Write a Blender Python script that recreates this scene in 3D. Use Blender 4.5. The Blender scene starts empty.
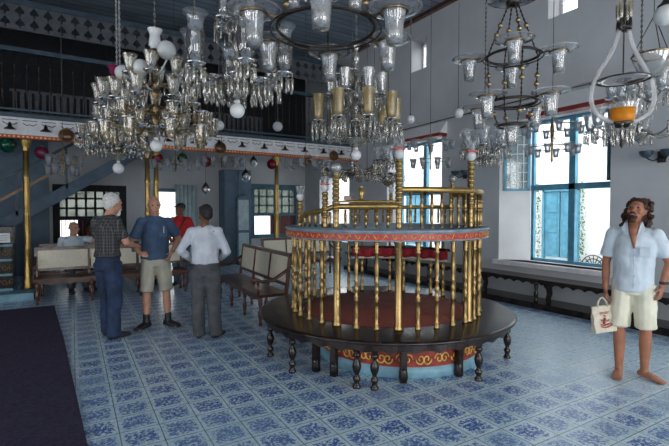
import bpy, math, random
from math import sin, cos, pi, radians, sqrt, atan2
from mathutils import Vector, Matrix, Euler, noise
random.seed(7)
S = bpy.context.scene
COL = S.collection

# ------------------------------------------------------------ camera, world, sun, exposure
H, F = 1.62, 445.0
YAW, PITCH = radians(31.7), radians(1.67)
cam_data = bpy.data.cameras.new('camera')
cam_data.sensor_width = 36.0
cam_data.lens = 36.0 * F / 669.0
cam_data.clip_start = 0.05
cam = bpy.data.objects.new('camera', cam_data)
cam.location = (0, 0, H)
cam.rotation_euler = (radians(90) - PITCH, 0, -YAW)
COL.objects.link(cam)
S.camera = cam

world = bpy.data.worlds.new('world'); S.world = world
world.use_nodes = True
wn = world.node_tree.nodes; wl = world.node_tree.links
bg = wn['Background']
bg.inputs['Color'].default_value = (0.97, 0.98, 1.0, 1)
bg.inputs['Strength'].default_value = 5.6
S.view_settings.view_transform = 'Standard'
S.view_settings.look = 'None'
S.view_settings.exposure = 0.42
S.view_settings.gamma = 1.0
S.view_settings.use_curve_mapping = False
S.cycles.use_denoising = True
S.cycles.max_bounces = 8
S.cycles.diffuse_bounces = 5
S.cycles.glossy_bounces = 4
S.cycles.transmission_bounces = 4
S.cycles.transparent_max_bounces = 24
S.cycles.caustics_reflective = False
S.cycles.caustics_refractive = False
S.cycles.sample_clamp_indirect = 6.0

WX, BY, CZ = 7.1, 13.4, 6.05        # right wall plane, back wall plane, ceiling height
LX, RY = -6.5, -3.5                 # left wall, wall behind the camera
TH = 0.5

def portal(loc, sx, sy, rot):
    l = bpy.data.lights.new('daylight_portal', 'AREA'); l.shape = 'RECTANGLE'
    l.size, l.size_y = sx, sy
    l.cycles.is_portal = True
    o = bpy.data.objects.new('daylight_portal', l); o.location = loc; o.rotation_euler = rot
    COL.objects.link(o)

# right-wall openings: (y0, y1, z0, z1)
RW = [(3.55, 5.55, .68, 3.25), (7.05, 8.95, .68, 3.25), (0.1, 2.0, .68, 3.25), (-3.0, -1.2, .68, 3.25), (10.7, 12.4, .68, 2.6),
      (4.1, 4.6, 4.85, 5.6), (7.55, 8.05, 4.85, 5.6), (0.7, 1.2, 4.85, 5.6)]
# back-wall openings: (x0, x1, z0, z1)
BW = [(-.06, 1.47, .8, 2.18), (2.35, 3.05, .02, 2.15), (5.2, 6.8, .8, 2.35)]
# wall behind the camera: unseen openings, added to let more daylight in
CW = [(0.2, 2.4, .6, 3.6), (3.4, 5.8, .0, 3.6), (-3.2, -1.2, .7, 3.4)]
for (a, b, c, d) in RW:
    portal((WX + TH - .02, (a+b)/2, (c+d)/2), d-c, b-a, (0, radians(90), 0))
LW = [(-2.8, -.8, .7, 3.4), (.6, 2.6, .7, 3.4), (4.2, 6.0, .7, 3.2)]  # unseen left windows, added for more light on the right wall
for (a, b, c, d) in LW:
    portal((LX - TH*.8, (a+b)/2, (c+d)/2), d-c, b-a, (0, radians(-90), 0))
for (a, b, c, d) in BW:
    portal(((a+b)/2, BY + TH*.6, (c+d)/2), b-a, d-c, (radians(-90), 0, 0))
for (a, b, c, d) in CW:
    portal(((a+b)/2, RY - TH*.6, (c+d)/2), b-a, d-c, (radians(90), 0, 0))

def at(px, py, d):
    """point of the place seen at photograph pixel (px,py), d metres ahead of the camera (level distance)"""
    lat = (px - 334.5) / F * d
    z = H + (210.0 - py) / F * d
    return Vector((lat*cos(YAW) + d*sin(YAW), d*cos(YAW) - lat*sin(YAW), z))

# ------------------------------------------------------------ materials
def nt(m):
    m.use_nodes = True
    n = m.node_tree.nodes; l = m.node_tree.links
    return n, l, n['Principled BSDF']
def mat(name, col, rough=.5, metal=0, var=.15, scale=12, bump=.0, bscale=None, spec=.5, stretch=None, col2=None, coat=0):
    m = bpy.data.materials.new(name)
    n, l, p = nt(m)
    tc = n.new('ShaderNodeTexCoord'); mp = n.new('ShaderNodeMapping')
    l.new(tc.outputs['Object'], mp.inputs[0])
    if stretch: mp.inputs['Scale'].default_value = stretch
    no = n.new('ShaderNodeTexNoise'); no.inputs['Scale'].default_value = scale; no.inputs['Detail'].default_value = 4
    l.new(mp.outputs[0], no.inputs['Vector'])
    r = n.new('ShaderNodeValToRGB')
    c2 = col2 or tuple(max(0, c*(1-var*1.6)) for c in col)
    c1 = col if col2 else tuple(min(1, c*(1+var)) for c in col)
    r.color_ramp.elements[0].position = .35; r.color_ramp.elements[1].position = .65
    r.color_ramp.elements[0].color = (*c2, 1); r.color_ramp.elements[1].color = (*c1, 1)
    l.new(no.outputs['Fac'], r.inputs[0]); l.new(r.outputs[0], p.inputs['Base Color'])
    p.inputs['Roughness'].default_value = rough; p.inputs['Metallic'].default_value = metal
    p.inputs['Specular IOR Level'].default_value = spec
    p.inputs['Coat Weight'].default_value = coat; p.inputs['Coat Roughness'].default_value = .15
    if bump:
        b = n.new('ShaderNodeBump'); b.inputs['Strength'].default_value = bump; b.inputs['Distance'].default_value = .02
        nb = n.new('ShaderNodeTexNoise'); nb.inputs['Scale'].default_value = bscale or scale*2
        l.new(mp.outputs[0], nb.inputs['Vector']); l.new(nb.outputs['Fac'], b.inputs['Height'])
        l.new(b.outputs[0], p.inputs['Normal'])
    return m
def glass(name, tint=(1, 1, 1), body=.12, bodycol=(.9, .92, .9), edge=.5, rough=.06, con=.75, nsc=30):
    """thin blown glass: lets light through, mirrors it at grazing angles, a little milky"""
    m = bpy.data.materials.new(name); m.use_nodes = True
    n = m.node_tree.nodes; l = m.node_tree.links; n.clear()
    out = n.new('ShaderNodeOutputMaterial')
    tr = n.new('ShaderNodeBsdfTransparent'); tr.inputs[0].default_value = (*tint, 1)
    gl = n.new('ShaderNodeBsdfGlossy'); gl.inputs['Roughness'].default_value = rough
    df = n.new('ShaderNodeBsdfDiffuse')
    no = n.new('ShaderNodeTexNoise'); no.inputs['Scale'].default_value = nsc
    tc = n.new('ShaderNodeTexCoord'); l.new(tc.outputs['Object'], no.inputs['Vector'])
    mc = n.new('ShaderNodeMix'); mc.data_type = 'RGBA'
    mc.inputs['A'].default_value = (*[c*con for c in bodycol], 1); mc.inputs['B'].default_value = (*bodycol, 1)
    l.new(no.outputs['Fac'], mc.inputs['Factor']); l.new(mc.outputs['Result'], df.inputs['Color'])
    tl = n.new('ShaderNodeBsdfTranslucent'); l.new(mc.outputs['Result'], tl.inputs['Color'])
    md = n.new('ShaderNodeMixShader'); md.inputs[0].default_value = .5
    l.new(df.outputs[0], md.inputs[1]); l.new(tl.outputs[0], md.inputs[2])
    m1 = n.new('ShaderNodeMixShader'); m1.inputs[0].default_value = body
    l.new(tr.outputs[0], m1.inputs[1]); l.new(md.outputs[0], m1.inputs[2])
    lw = n.new('ShaderNodeLayerWeight'); lw.inputs['Blend'].default_value = edge
    m2 = n.new('ShaderNodeMixShader'); l.new(lw.outputs['Fresnel'], m2.inputs[0])
    l.new(m1.outputs[0], m2.inputs[1]); l.new(gl.outputs[0], m2.inputs[2])
    l.new(m2.outputs[0], out.inputs[0])
    return m

M = {}
M['plaster'] = mat('plaster_grey_white', (.49, .505, .52), .8, var=.05, scale=1.5, bump=.12, bscale=9)
M['plaster_blue'] = mat('plaster_blue_grey', (.36, .44, .54), .8, var=.06, scale=1.5, bump=.1, bscale=9)
M['plaster_out'] = mat('limewash', (.82, .83, .83), .9, var=.04, scale=2)
M['stone_band'] = mat('stone_grey', (.42, .45, .47), .7, var=.12, scale=6, bump=.1)
M['dark_paint_and_shade'] = mat('dark_paint_and_gallery_shade', (.012, .013, .017), .8, var=.2)  # dark joinery paint; on the gallery back it stands in for shade
M['teal'] = mat('teal_paint', (.10, .31, .43), .45, var=.12, scale=8)
M['teal_dark'] = mat('deep_teal_paint', (.05, .13, .18), .5, var=.15, scale=8)
M['blue_rail'] = mat('slate_blue_paint', (.035, .065, .09), .45, var=.2, scale=9)
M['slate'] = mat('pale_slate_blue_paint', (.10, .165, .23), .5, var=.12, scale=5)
M['drum_blue'] = mat('light_blue_paint', (.17, .34, .42), .5, var=.14, scale=7)
M['stair_blue'] = mat('deep_slate_blue_paint', (.055, .11, .17), .5, var=.12, scale=5)
M['white_paint'] = mat('white_paint', (.72, .73, .74), .5, var=.06)
M['dwood'] = mat('dark_polished_wood', (.018, .011, .009), .25, var=.45, scale=9, stretch=(1, 1, .3), spec=.35, bump=.08, coat=.1)
M['bwood'] = mat('red_brown_wood', (.085, .028, .015), .3, var=.35, scale=9, coat=.3)
M['pale_wood'] = mat('honey_wood', (.34, .19, .09), .4, var=.2, scale=9)
M['cane'] = mat('cream_cane', (.78, .72, .57), .6, var=.1, scale=60)
M['brass'] = mat('brass', (.33, .225, .095), .34, 1, var=.10, scale=60)
M['brass_pale'] = mat('painted_brass', (.42, .28, .095), .36, .9, var=.12, scale=30)
M['old_brass'] = mat('tarnished_brass', (.30, .22, .12), .38, 1, var=.4, scale=24)
M['iron'] = mat('dark_iron', (.055, .045, .04), .4, .8, var=.3, scale=20)
M['cord'] = mat('lamp_cord', (.10, .10, .10), .6, .3, var=.2)
M['cord_pale'] = mat('pale_lamp_cord', (.24, .25, .25), .6, .2, var=.2)
M['red'] = mat('red_lacquer', (.42, .035, .025), .4, var=.2, scale=18)
M['red_cloth'] = mat('red_cloth', (.28, .012, .02), .85, var=.2, scale=12)
M['rail_grey'] = mat('grey_blue_rail_paint', (.22, .28, .33), .5, var=.15, scale=9)
M['dull_gold'] = mat('dull_gold_paint', (.30, .16, .05), .5, .3, var=.3, scale=24)
M['dark_red'] = mat('dark_red_paint', (.22, .022, .018), .5, var=.2)
M['frieze_red_shaded'] = mat('shaded_red_frieze', (.26, .03, .018), .5, var=.3, scale=14)  # red darkened to carry the shade beneath the ring bench
M['swag'] = mat('dusky_red_paint', (.16, .06, .055), .6, var=.2)
M['gold_paint'] = mat('gold_paint', (.75, .50, .12), .4, .4, var=.2, scale=24)
M['carpet_red'] = mat('red_brown_carpet', (.20, .045, .028), .95, var=.25, scale=50, bump=.5, bscale=180)
M['rug'] = mat('dark_violet_carpet', (.028, .020, .055), .97, var=.3, scale=35, bump=.5, bscale=160)
M['glass'] = glass('clear_glass', body=.13)
M['glass_rim'] = glass('milky_clear_glass', body=.30, bodycol=(1, 1, .98), edge=.5)
M['crystal'] = glass('cut_crystal', body=.33, bodycol=(1, .94, .76), edge=.6, rough=.12)
M['amber'] = glass('amber_cut_glass', tint=(1, .85, .6), body=.5, bodycol=(1, .76, .30), edge=.4, rough=.15, con=.4, nsc=70)
M['brim'] = glass('milky_glass_brim', body=.33, bodycol=(.9, .92, .97), edge=.45, rough=.15)
M['cream_glass'] = glass('cream_tinted_glass', tint=(1, .94, .8), body=.22, bodycol=(1, .80, .50), edge=.5, rough=.1)
M['pearl'] = glass('pearly_glass_tube', body=.36, bodycol=(1, 1, 1), edge=.25, rough=.2)
M['orange'] = glass('orange_oil_glass', tint=(1, .45, .08), body=.97, bodycol=(1.0, .38, .03), edge=.2, rough=.3)
M['opal'] = mat('opal_glass', (.56, .58, .58), .18, var=.03)
M['smoke'] = glass('grey_glass', tint=(.7, .75, .8), body=.35, bodycol=(.35, .38, .42), edge=.45)
M['red_glass'] = glass('ruby_glass', tint=(.6, .02, .03), body=.55, bodycol=(.55, .01, .03), edge=.35)
M['pink_glass'] = glass('magenta_glass', tint=(.6, .05, .2), body=.6, bodycol=(.5, .03, .17), edge=.35)
M['green_glass'] = glass('green_glass', tint=(.03, .4, .25), body=.5, bodycol=(.01, .22, .12), edge=.35)
M['brown_glass'] = glass('brown_glass', tint=(.45, .2, .08), body=.6, bodycol=(.30, .12, .03), edge=.35)
M['bead_red'] = mat('coral_rim', (.75, .16, .12), .3, var=.1)
M['pane'] = glass('window_pane', tint=(.93, 1, 1), body=.30, bodycol=(.8, .95, .98), edge=.4)
M['pane_frost'] = glass('yellowed_pane', tint=(.34, .37, .34), body=.35, bodycol=(.55, .58, .50), edge=.3)
M['curtain'] = mat('pale_blue_curtain', (.48, .60, .62), .9, var=.1, scale=6)
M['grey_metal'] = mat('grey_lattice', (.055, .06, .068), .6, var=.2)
M['spade'] = mat('grey_fretwork', (.085, .09, .10), .7, var=.12, scale=8)
M['leaf'] = mat('green_leaves', (.10, .20, .06), .7, var=.4, scale=40)
M['concrete'] = mat('courtyard_concrete', (.5, .5, .48), .9, var=.1)

# ceiling boards
def planks(name, col, axis, width):
    m = mat(name, col, .5, var=.18, scale=3, stretch=(.3, 1, 1) if axis == 1 else (1, .3, 1))
    n, l, p = nt(m)
    tc = n.new('ShaderNodeTexCoord'); sp = n.new('ShaderNodeSeparateXYZ'); l.new(tc.outputs['Object'], sp.inputs[0])
    a = n.new('ShaderNodeMath'); a.operation = 'DIVIDE'; a.inputs[1].default_value = width; l.new(sp.outputs[axis], a.inputs[0])
    f = n.new('ShaderNodeMath'); f.operation = 'FRACT'; l.new(a.outputs[0], f.inputs[0])
    g = n.new('ShaderNodeMath'); g.operation = 'LESS_THAN'; g.inputs[1].default_value = .12; l.new(f.outputs[0], g.inputs[0])
    mx = n.new('ShaderNodeMix'); mx.data_type = 'RGBA'; l.new(g.outputs[0], mx.inputs['Factor'])
    src = p.inputs['Base Color'].links[0].from_socket
    l.new(src, mx.inputs['A']); mx.inputs['B'].default_value = (*[c*.25 for c in col], 1)
    l.new(mx.outputs['Result'], p.inputs['Base Color'])
    return m
M['ceiling'] = planks('blue_grey_ceiling_boards', (.22, .27, .33), 1, .22)

def tile_material():
    m = bpy.data.materials.new('blue_and_white_willow_tiles'); n, l, p = nt(m)
    T = .272
    def math(op, a, b=None, c=None):
        x = n.new('ShaderNodeMath'); x.operation = op
        for i, v in enumerate((a, b, c)):
            if v is None: continue
            if isinstance(v, (int, float)): x.inputs[i].default_value = v
            else: l.new(v, x.inputs[i])
        return x.outputs[0]
    tc = n.new('ShaderNodeTexCoord'); mp = n.new('ShaderNodeMapping'); l.new(tc.outputs['Object'], mp.inputs[0])
    mp.inputs['Scale'].default_value = (1/T, 1/T, 1)
    mp.inputs['Rotation'].default_value = (0, 0, radians(1.2))
    fl = n.new('ShaderNodeVectorMath'); fl.operation = 'FLOOR'; l.new(mp.outputs[0], fl.inputs[0])
    fr = n.new('ShaderNodeVectorMath'); fr.operation = 'FRACTION'; l.new(mp.outputs[0], fr.inputs[0])
    wn_ = n.new('ShaderNodeTexWhiteNoise'); wn_.noise_dimensions = '2D'; l.new(fl.outputs[0], wn_.inputs['Vector'])
    sp = n.new('ShaderNodeSeparateXYZ'); l.new(fr.outputs[0], sp.inputs[0])
    u, v = sp.outputs[0], sp.outputs[1]
    au = math('ABSOLUTE', math('SUBTRACT', u, .5)); av = math('ABSOLUTE', math('SUBTRACT', v, .5))
    edge = math('MAXIMUM', au, av)
    grout = math('GREATER_THAN', edge, .487)
    # floral mass: noise in the tile's own frame (nearly the same on each tile)
    off = n.new('ShaderNodeVectorMath'); off.operation = 'MULTIPLY_ADD'
    l.new(wn_.outputs['Color'], off.inputs[0]); off.inputs[1].default_value = (9, 9, 0); l.new(fr.outputs[0], off.inputs[2])
    n1 = n.new('ShaderNodeTexNoise'); n1.inputs['Scale'].default_value = 4.6; n1.inputs['Detail'].default_value = 4; n1.inputs['Roughness'].default_value = .72
    l.new(off.outputs[0], n1.inputs['Vector'])
    n2 = n.new('ShaderNodeTexNoise'); n2.inputs['Scale'].default_value = 12; n2.inputs['Detail'].default_value = 3; n2.inputs['Roughness'].default_value = .7
    l.new(off.outputs[0], n2.inputs['Vector'])
    rad = math('SQRT', math('ADD', math('POWER', math('MULTIPLY', au, 1.75), 2.0), math('POWER', math('MULTIPLY', av, 2.1), 2.0)))
    f1 = math('SUBTRACT', math('ADD', n1.outputs['Fac'], math('MULTIPLY', math('SUBTRACT', n2.outputs['Fac'], .5), 1.5)), math('ADD', math('MULTIPLY', math('POWER', rad, 2.0), .12), math('MULTIPLY', math('MAXIMUM', math('SUBTRACT', edge, .36), 0.0), 3.2)))
    ramp = n.new('ShaderNodeMapRange'); ramp.inputs['From Min'].default_value = .36; ramp.inputs['From Max'].default_value = .50
    l.new(f1, ramp.inputs['Value'])
    # small corner sprigs
    cr = math('SUBTRACT', n2.outputs['Fac'], math('MULTIPLY', math('ABSOLUTE', math('SUBTRACT', edge, .44)), 4.5))
    cs = n.new('ShaderNodeMapRange'); cs.inputs['From Min'].default_value = .50; cs.inputs['From Max'].default_value = .62; cs.inputs['To Max'].default_value = .35
    l.new(cr, cs.inputs['Value'])
    pat = math('MINIMUM', math('ADD', ramp.outputs[0], cs.outputs[0]), 1.0)
    # broad patchy noise
    blotch = n.new('ShaderNodeTexNoise'); blotch.inputs['Scale'].default_value = .55; blotch.inputs['Detail'].default_value = 2
    l.new(tc.outputs['Object'], blotch.inputs['Vector'])
    # the pattern fades along the aisle right of the platform
    pos = n.new('ShaderNodeSeparateXYZ'); l.new(tc.outputs['Object'], pos.inputs[0])
    band = math('SUBTRACT', 1.0, math('MULTIPLY', math('ABSOLUTE', math('SUBTRACT', pos.outputs[0], 5.15)), .95))
    wr = n.new('ShaderNodeMapRange'); wr.inputs['From Min'].default_value = -.2; wr.inputs['From Max'].default_value = .55; wr.inputs['To Min'].default_value = 1; wr.inputs['To Max'].default_value = .22
    l.new(math('ADD', band, math('MULTIPLY', math('SUBTRACT', blotch.outputs['Fac'], .5), .9)), wr.inputs['Value'])
    pat = math('MULTIPLY', pat, wr.outputs[0])
    pat = math('MULTIPLY', pat, math('ADD', math('MULTIPLY', wn_.outputs['Value'], .25), .75))
    base = n.new('ShaderNodeMix'); base.data_type = 'RGBA'
    base.inputs['A'].default_value = (.46, .63, .72, 1); base.inputs['B'].default_value = (.60, .74, .80, 1)
    l.new(wn_.outputs['Value'], base.inputs['Factor'])
    mx = n.new('ShaderNodeMix'); mx.data_type = 'RGBA'; l.new(pat, mx.inputs['Factor'])
    l.new(base.outputs['Result'], mx.inputs['A']); mx.inputs['B'].default_value = (.006, .075, .33, 1)
    mg = n.new('ShaderNodeMix'); mg.data_type = 'RGBA'; l.new(math('MULTIPLY', grout, .9), mg.inputs['Factor'])
    l.new(mx.outputs['Result'], mg.inputs['A']); mg.inputs['B'].default_value = (.06, .10, .13, 1)
    l.new(mg.outputs['Result'], p.inputs['Base Color'])
    rr = n.new('ShaderNodeMapRange'); rr.inputs['To Min'].default_value = .20; rr.inputs['To Max'].default_value = .36; p.inputs['Specular IOR Level'].default_value = .42
    l.new(n1.outputs['Fac'], rr.inputs['Value']); l.new(rr.outputs[0], p.inputs['Roughness'])
    b = n.new('ShaderNodeBump'); b.inputs['Strength'].default_value = .25; b.inputs['Distance'].default_value = .004
    l.new(math('SUBTRACT', math('MULTIPLY', blotch.outputs['Fac'], .6), grout), b.inputs['Height']); l.new(b.outputs[0], p.inputs['Normal'])
    return m
M['tiles'] = tile_material()

# ------------------------------------------------------------ mesh builder
class MB:
    def __init__(s): s.v = []; s.f = []; s.m = []; s.cur = 0; s.T = Matrix.Identity(4); s.sm = []; s.smooth = True
    def add(s, vs, fs):
        b = len(s.v)
        s.v += [tuple(s.T @ Vector(v)) for v in vs]
        s.f += [tuple(b+i for i in f) for f in fs]; s.m += [s.cur]*len(fs); s.sm += [s.smooth]*len(fs)
    def box(s, a, b):
        x0, y0, z0 = a; x1, y1, z1 = b
        sm, s.smooth = s.smooth, False
        s.add([(x0,y0,z0),(x1,y0,z0),(x1,y1,z0),(x0,y1,z0),(x0,y0,z1),(x1,y0,z1),(x1,y1,z1),(x0,y1,z1)],
              [(0,3,2,1),(4,5,6,7),(0,1,5,4),(1,2,6,5),(2,3,7,6),(3,0,4,7)])
        s.smooth = sm; return s
    def lathe(s, prof, n=12, o=(0,0,0), closed=True, ang=2*pi, a0=0):
        full = abs(ang-2*pi) < 1e-6
        k = n if full else n+1
        vs = []
        for (r, z) in prof:
            for i in range(k):
                a = a0 + ang*i/n
                vs.append((o[0]+r*cos(a), o[1]+r*sin(a), o[2]+z))
        fs = []
        for j in range(len(prof)-1):
            for i in range(n):
                i2 = (i+1) % k if full else i+1
                fs.append((j*k+i, j*k+i2, (j+1)*k+i2, (j+1)*k+i))
        if closed and full:
            if prof[0][0] > 1e-5: fs.append(tuple(range(k-1, -1, -1)))
            if prof[-1][0] > 1e-5: fs.append(tuple(range((len(prof)-1)*k, len(prof)*k)))
        s.add(vs, fs); return s
    def tube(s, pts, r, n=8, cap=True, closed=False):
        pts = [Vector(p) for p in pts]; N = len(pts)
        rs = r if isinstance(r, (list, tuple)) else [r]*N
        vs = []; up = Vector((0, 0, 1)); prev = None
        for i, p in enumerate(pts):
            if closed: t = pts[(i+1) % N]-pts[i-1]
            else: t = pts[min(i+1, N-1)]-pts[max(i-1, 0)]
            t = t.normalized() if t.length > 1e-9 else Vector((0,0,1))
            if prev is None:
                a = up.cross(t)
                if a.length < .05: a = Vector((1, 0, 0)).cross(t)
                a.normalize()
            else:
                a = prev - t*prev.dot(t)
                if a.length < 1e-6: a = up.cross(t)
                a.normalize()
            prev = a; b = t.cross(a)
            for k in range(n):
                q = 2*pi*k/n
                vs.append(p+a*cos(q)*rs[i]+b*sin(q)*rs[i])
        fs = []
        for j in range(N if closed else N-1):
            j2 = (j+1) % N
            for k in range(n):
                fs.append((j*n+k, j*n+(k+1) % n, j2*n+(k+1) % n, j2*n+k))
        if cap and not closed:
            fs.append(tuple(range(n-1, -1, -1))); fs.append(tuple(range((N-1)*n, N*n)))
        s.add(vs, fs); return s
    def ball(s, c, r, n=10, sc=(1, 1, 1)):
        T = s.T; s.T = T @ Matrix.Translation(c) @ Matrix.Diagonal((*sc, 1))
        m = max(4, n//2+1)
        s.lathe([(r*sin(pi*i/m), -r*cos(pi*i/m)) for i in range(m+1)], n, closed=False); s.T = T; return s
    def loft(s, rings, n=14):
        """rings: (center, rx, ry, side vector); closed, rounded ends"""
        R = [(Vector(c), a, b, Vector(sd)) for (c, a, b, sd) in rings]
        N = len(R); vs = []
        for i, (c, a, b, sd) in enumerate(R):
            t = (R[min(i+1, N-1)][0]-R[max(i-1, 0)][0]).normalized()
            x = sd - t*sd.dot(t)
            if x.length < 1e-4: x = Vector((0, 1, 0)).cross(t)
            x.normalize(); y = t.cross(x)
            for k in range(n):
                q = 2*pi*k/n; vs.append(c+x*cos(q)*a+y*sin(q)*b)
        fs = [(j*n+k, j*n+(k+1) % n, (j+1)*n+(k+1) % n, (j+1)*n+k) for j in range(N-1) for k in range(n)]
        for end, base, sg in ((0, 0, -1), (N-1, (N-1)*n, 1)):
            c, a, b, sd = R[end]
            t = (R[min(end+1, N-1)][0]-R[max(end-1, 0)][0]).normalized()
            vs.append(c+t*sg*min(a, b)*.35); ci = len(vs)-1
            for k in range(n):
                fs.append((base+k, base+(k+1) % n, ci) if sg > 0 else (base+(k+1) % n, base+k, ci))
        s.add(vs, fs); return s
    def mesh(s, name):
        me = bpy.data.meshes.new(name); me.from_pydata(s.v, [], s.f)
        me.polygons.foreach_set('material_index', s.m); me.polygons.foreach_set('use_smooth', s.sm)
        me.update(); return me
    def build(s, name, mats, parent=None, loc=None, rz=0):
        me = s.mesh(name)
        for m in (mats if isinstance(mats, (list, tuple)) else [mats]): me.materials.append(m)
        return link(name, me, parent, loc, rz)
def link(name, me, parent=None, loc=None, rz=0, sc=None, rot=None):
    o = bpy.data.objects.new(name, me); COL.objects.link(o)
    if parent is not None: o.parent = parent
    if loc is not None: o.location = loc
    if rot is not None: o.rotation_euler = rot
    elif rz: o.rotation_euler = (0, 0, rz)
    if sc is not None: o.scale = (sc,)*3 if isinstance(sc, (int, float)) else sc
    return o
def tag(o, label, cat, group=None, kind=None):
    o['label'] = label; o['category'] = cat
    if group: o['group'] = group
    if kind: o['kind'] = kind
    return o
def thing(name, label, cat, loc=(0, 0, 0), rz=0, group=None):
    return tag(link(name, None, None, loc, rz), label, cat, group)
def struct(o): o['kind'] = 'structure'; return o
def mk(me, m):
    me.materials.append(m); return me
def copy_tree(o, parent=None):
    kids = list(o.children)
    c = o.copy(); COL.objects.link(c)
    if parent is not None: c.parent = parent
    for ch in kids: copy_tree(ch, c)
    return c

# ------------------------------------------------------------ room shell
def wall_x(name, x0, x1, ya, yb, za, zb, holes, m):
    """wall slab between x0..x1 with rectangular openings in y,z"""
    ys = sorted({ya, yb, *[h[0] for h in holes], *[h[1] for h in holes]})
    zs = sorted({za, zb, *[h[2] for h in holes], *[h[3] for h in holes]})
    b = MB()
    for i in range(len(ys)-1):
        run = None
        for j in range(len(zs)-1):
            cy, cz = (ys[i]+ys[i+1])/2, (zs[j]+zs[j+1])/2
            solid = not any(h[0] < cy < h[1] and h[2] < cz < h[3] for h in holes)
            if solid and run is None: run = zs[j]
            if run is not None and (not solid or j == len(zs)-2):
                b.box((x0, ys[i], run), (x1, ys[i+1], zs[j+1] if solid else zs[j])); run = None
    return struct(b.build(name, m))
def wall_y(name, y0, y1, xa, xb, za, zb, holes, m):
    xs = sorted({xa, xb, *[h[0] for h in holes], *[h[1] for h in holes]})
    zs = sorted({za, zb, *[h[2] for h in holes], *[h[3] for h in holes]})
    b = MB()
    for i in range(len(xs)-1):
        run = None
        for j in range(len(zs)-1):
            cx, cz = (xs[i]+xs[i+1])/2, (zs[j]+zs[j+1])/2
            solid = not any(h[0] < cx < h[1] and h[2] < cz < h[3] for h in holes)
            if solid and run is None: run = zs[j]
            if run is not None and (not solid or j == len(zs)-2):
                b.box((xs[i], y0, run), (xs[i+1], y1, zs[j+1] if solid else zs[j])); run = None
    return struct(b.build(name, m))

struct(MB().box((LX-TH, RY-TH, -.2), (WX+TH, BY+TH, 0)).build('floor', M['tiles']))
struct(MB().box((LX-TH, RY-TH, CZ), (WX+TH, BY+TH, CZ+.25)).build('ceiling', M['ceiling']))
wall_x('wall_right', WX, WX+TH, RY, BY+TH, 0, CZ, RW, M['plaster'])
wall_x('wall_left', LX-TH, LX, RY, BY+TH, 0, CZ, LW, M['plaster_blue'])
wall_y('wall_back', BY, BY+TH, LX, WX, 0, CZ, BW, M['plaster'])
wall_y('wall_front', RY-TH, RY, LX-TH, WX+TH, 0, CZ, CW, M['plaster'])
# courtyard and the buildings across it
struct(MB().box((WX+TH, -12, -.3), (16, 26, -.05)).build('ground_courtyard', M['concrete']))
struct(MB().box((10.5, -12, -.05), (10.9, 26, 5.2)).build('wall_outside', M['plaster_out']))
struct(MB().box((-8, BY+4, -.05), (10, BY+4.3, 3.6)).build('wall_yard', M['plaster_out']))
struct(MB().box((-9, BY+TH, -.3), (WX+TH, BY+4, -.05)).build('ground_yard', M['concrete']))
# cornices and trims of the long wall
b = MB().box((WX-.10, RY, CZ-.08), (WX, 10.2, CZ)); struct(b.build('trim_1', M['bwood']))
b = MB().box((WX-.05, RY, 3.62), (WX, 10.2, 3.68)); struct(b.build('trim_2', M['plaster']))
b = MB().box((WX-.06, 3.4, .60), (WX+.3, 5.65, .68)); struct(b.build('trim_3', M['white_paint']))
b = MB().box((WX-.06, 6.95, .60), (WX+.3, 9.05, .68)); struct(b.build('trim_4', M['white_paint']))
# splayed plaster on the far reveal of the near window
b = MB(); b.smooth = False
b.add([(WX+.002, 5.55, .68), (WX+TH-.1, 5.55, .68), (WX+TH-.1, 5.16, .68), (WX+.002, 5.55, 3.25), (WX+TH-.1, 5.55, 3.25), (WX+TH-.1, 5.16, 3.25)],
      [(0, 2, 1), (3, 4, 5), (0, 3, 5, 2), (2, 5, 4, 1), (1, 4, 3, 0)])
struct(b.build('trim_5', M['plaster_out']))

def window_right(k, y0, y1, zt=2.03, z0=.68, z1=3.25):
    x = WX+TH-.09
    w = link('window_%d' % k, None); struct(w)
    b = MB(); t = .055
    b.box((x, y0, z0), (x+.07, y0+t, z1)).box((x, y1-t, z0), (x+.07, y1, z1)).box((x, y0, z1-t), (x+.07, y1, z1)).box((x, y0, z0), (x+.07, y1, z0+t))
    b.build('window_frame', M['teal'], w)
    ym = (y0+y1)/2
    MB().box((x-.01, ym-.055, z0), (x+.08, ym+.055, z1)).build('mullion', M['teal'], w)
    MB().box((x-.01, y0, zt-.05), (x+.08, y1, zt+.05)).build('transom', M['teal'], w)
    return w
def lattice_leaf(parent, origin, ang, wd, ht, nx, nz, m, pm, name='casement'):
    """hinged glazed leaf; ang = direction of its width in plan"""
    b = MB(); t = .045
    b.box((0, -.018, 0), (t, .018, ht)).box((wd-t, -.018, 0), (wd, .018, ht)).box((0, -.018, 0), (wd, .018, t)).box((0, -.018, ht-t), (wd, .018, ht))
    c = b.build(name, m, parent, origin, ang)
    g = MB()
    for i in range(1, nx): x = wd*i/nx; g.box((x-.006, -.012, t), (x+.006, .012, ht-t))
    for i in range(1, nz): z = ht*i/nz; g.box((t, -.012, z-.006), (wd-t, .012, z+.006))
    g.build('glazing_bars', M['white_paint'] if m is M['teal'] else m, c)
    MB().box((t, -.003, t), (wd-t, .003, ht-t)).build('pane', pm, c)
    return c
w1 = window_right(1, 3.6, 5.16)
lattice_leaf(w1, (WX+.03, 5.47, 1.98), atan2(-.36, .38)+.03, .46, 1.2, 4, 7, M['teal'], M['pane'])
lattice_leaf(w1, (WX+.40, 3.62, 2.08), pi*.98, .30, 1.1, 3, 7, M['teal_dark'], M['pane'])
w2 = window_right(2, 7.1, 8.9)
for k, (a, b_) in enumerate([(0.15, 1.95), (-2.95, -1.25)]): window_right(3+k, a, b_)
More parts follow.
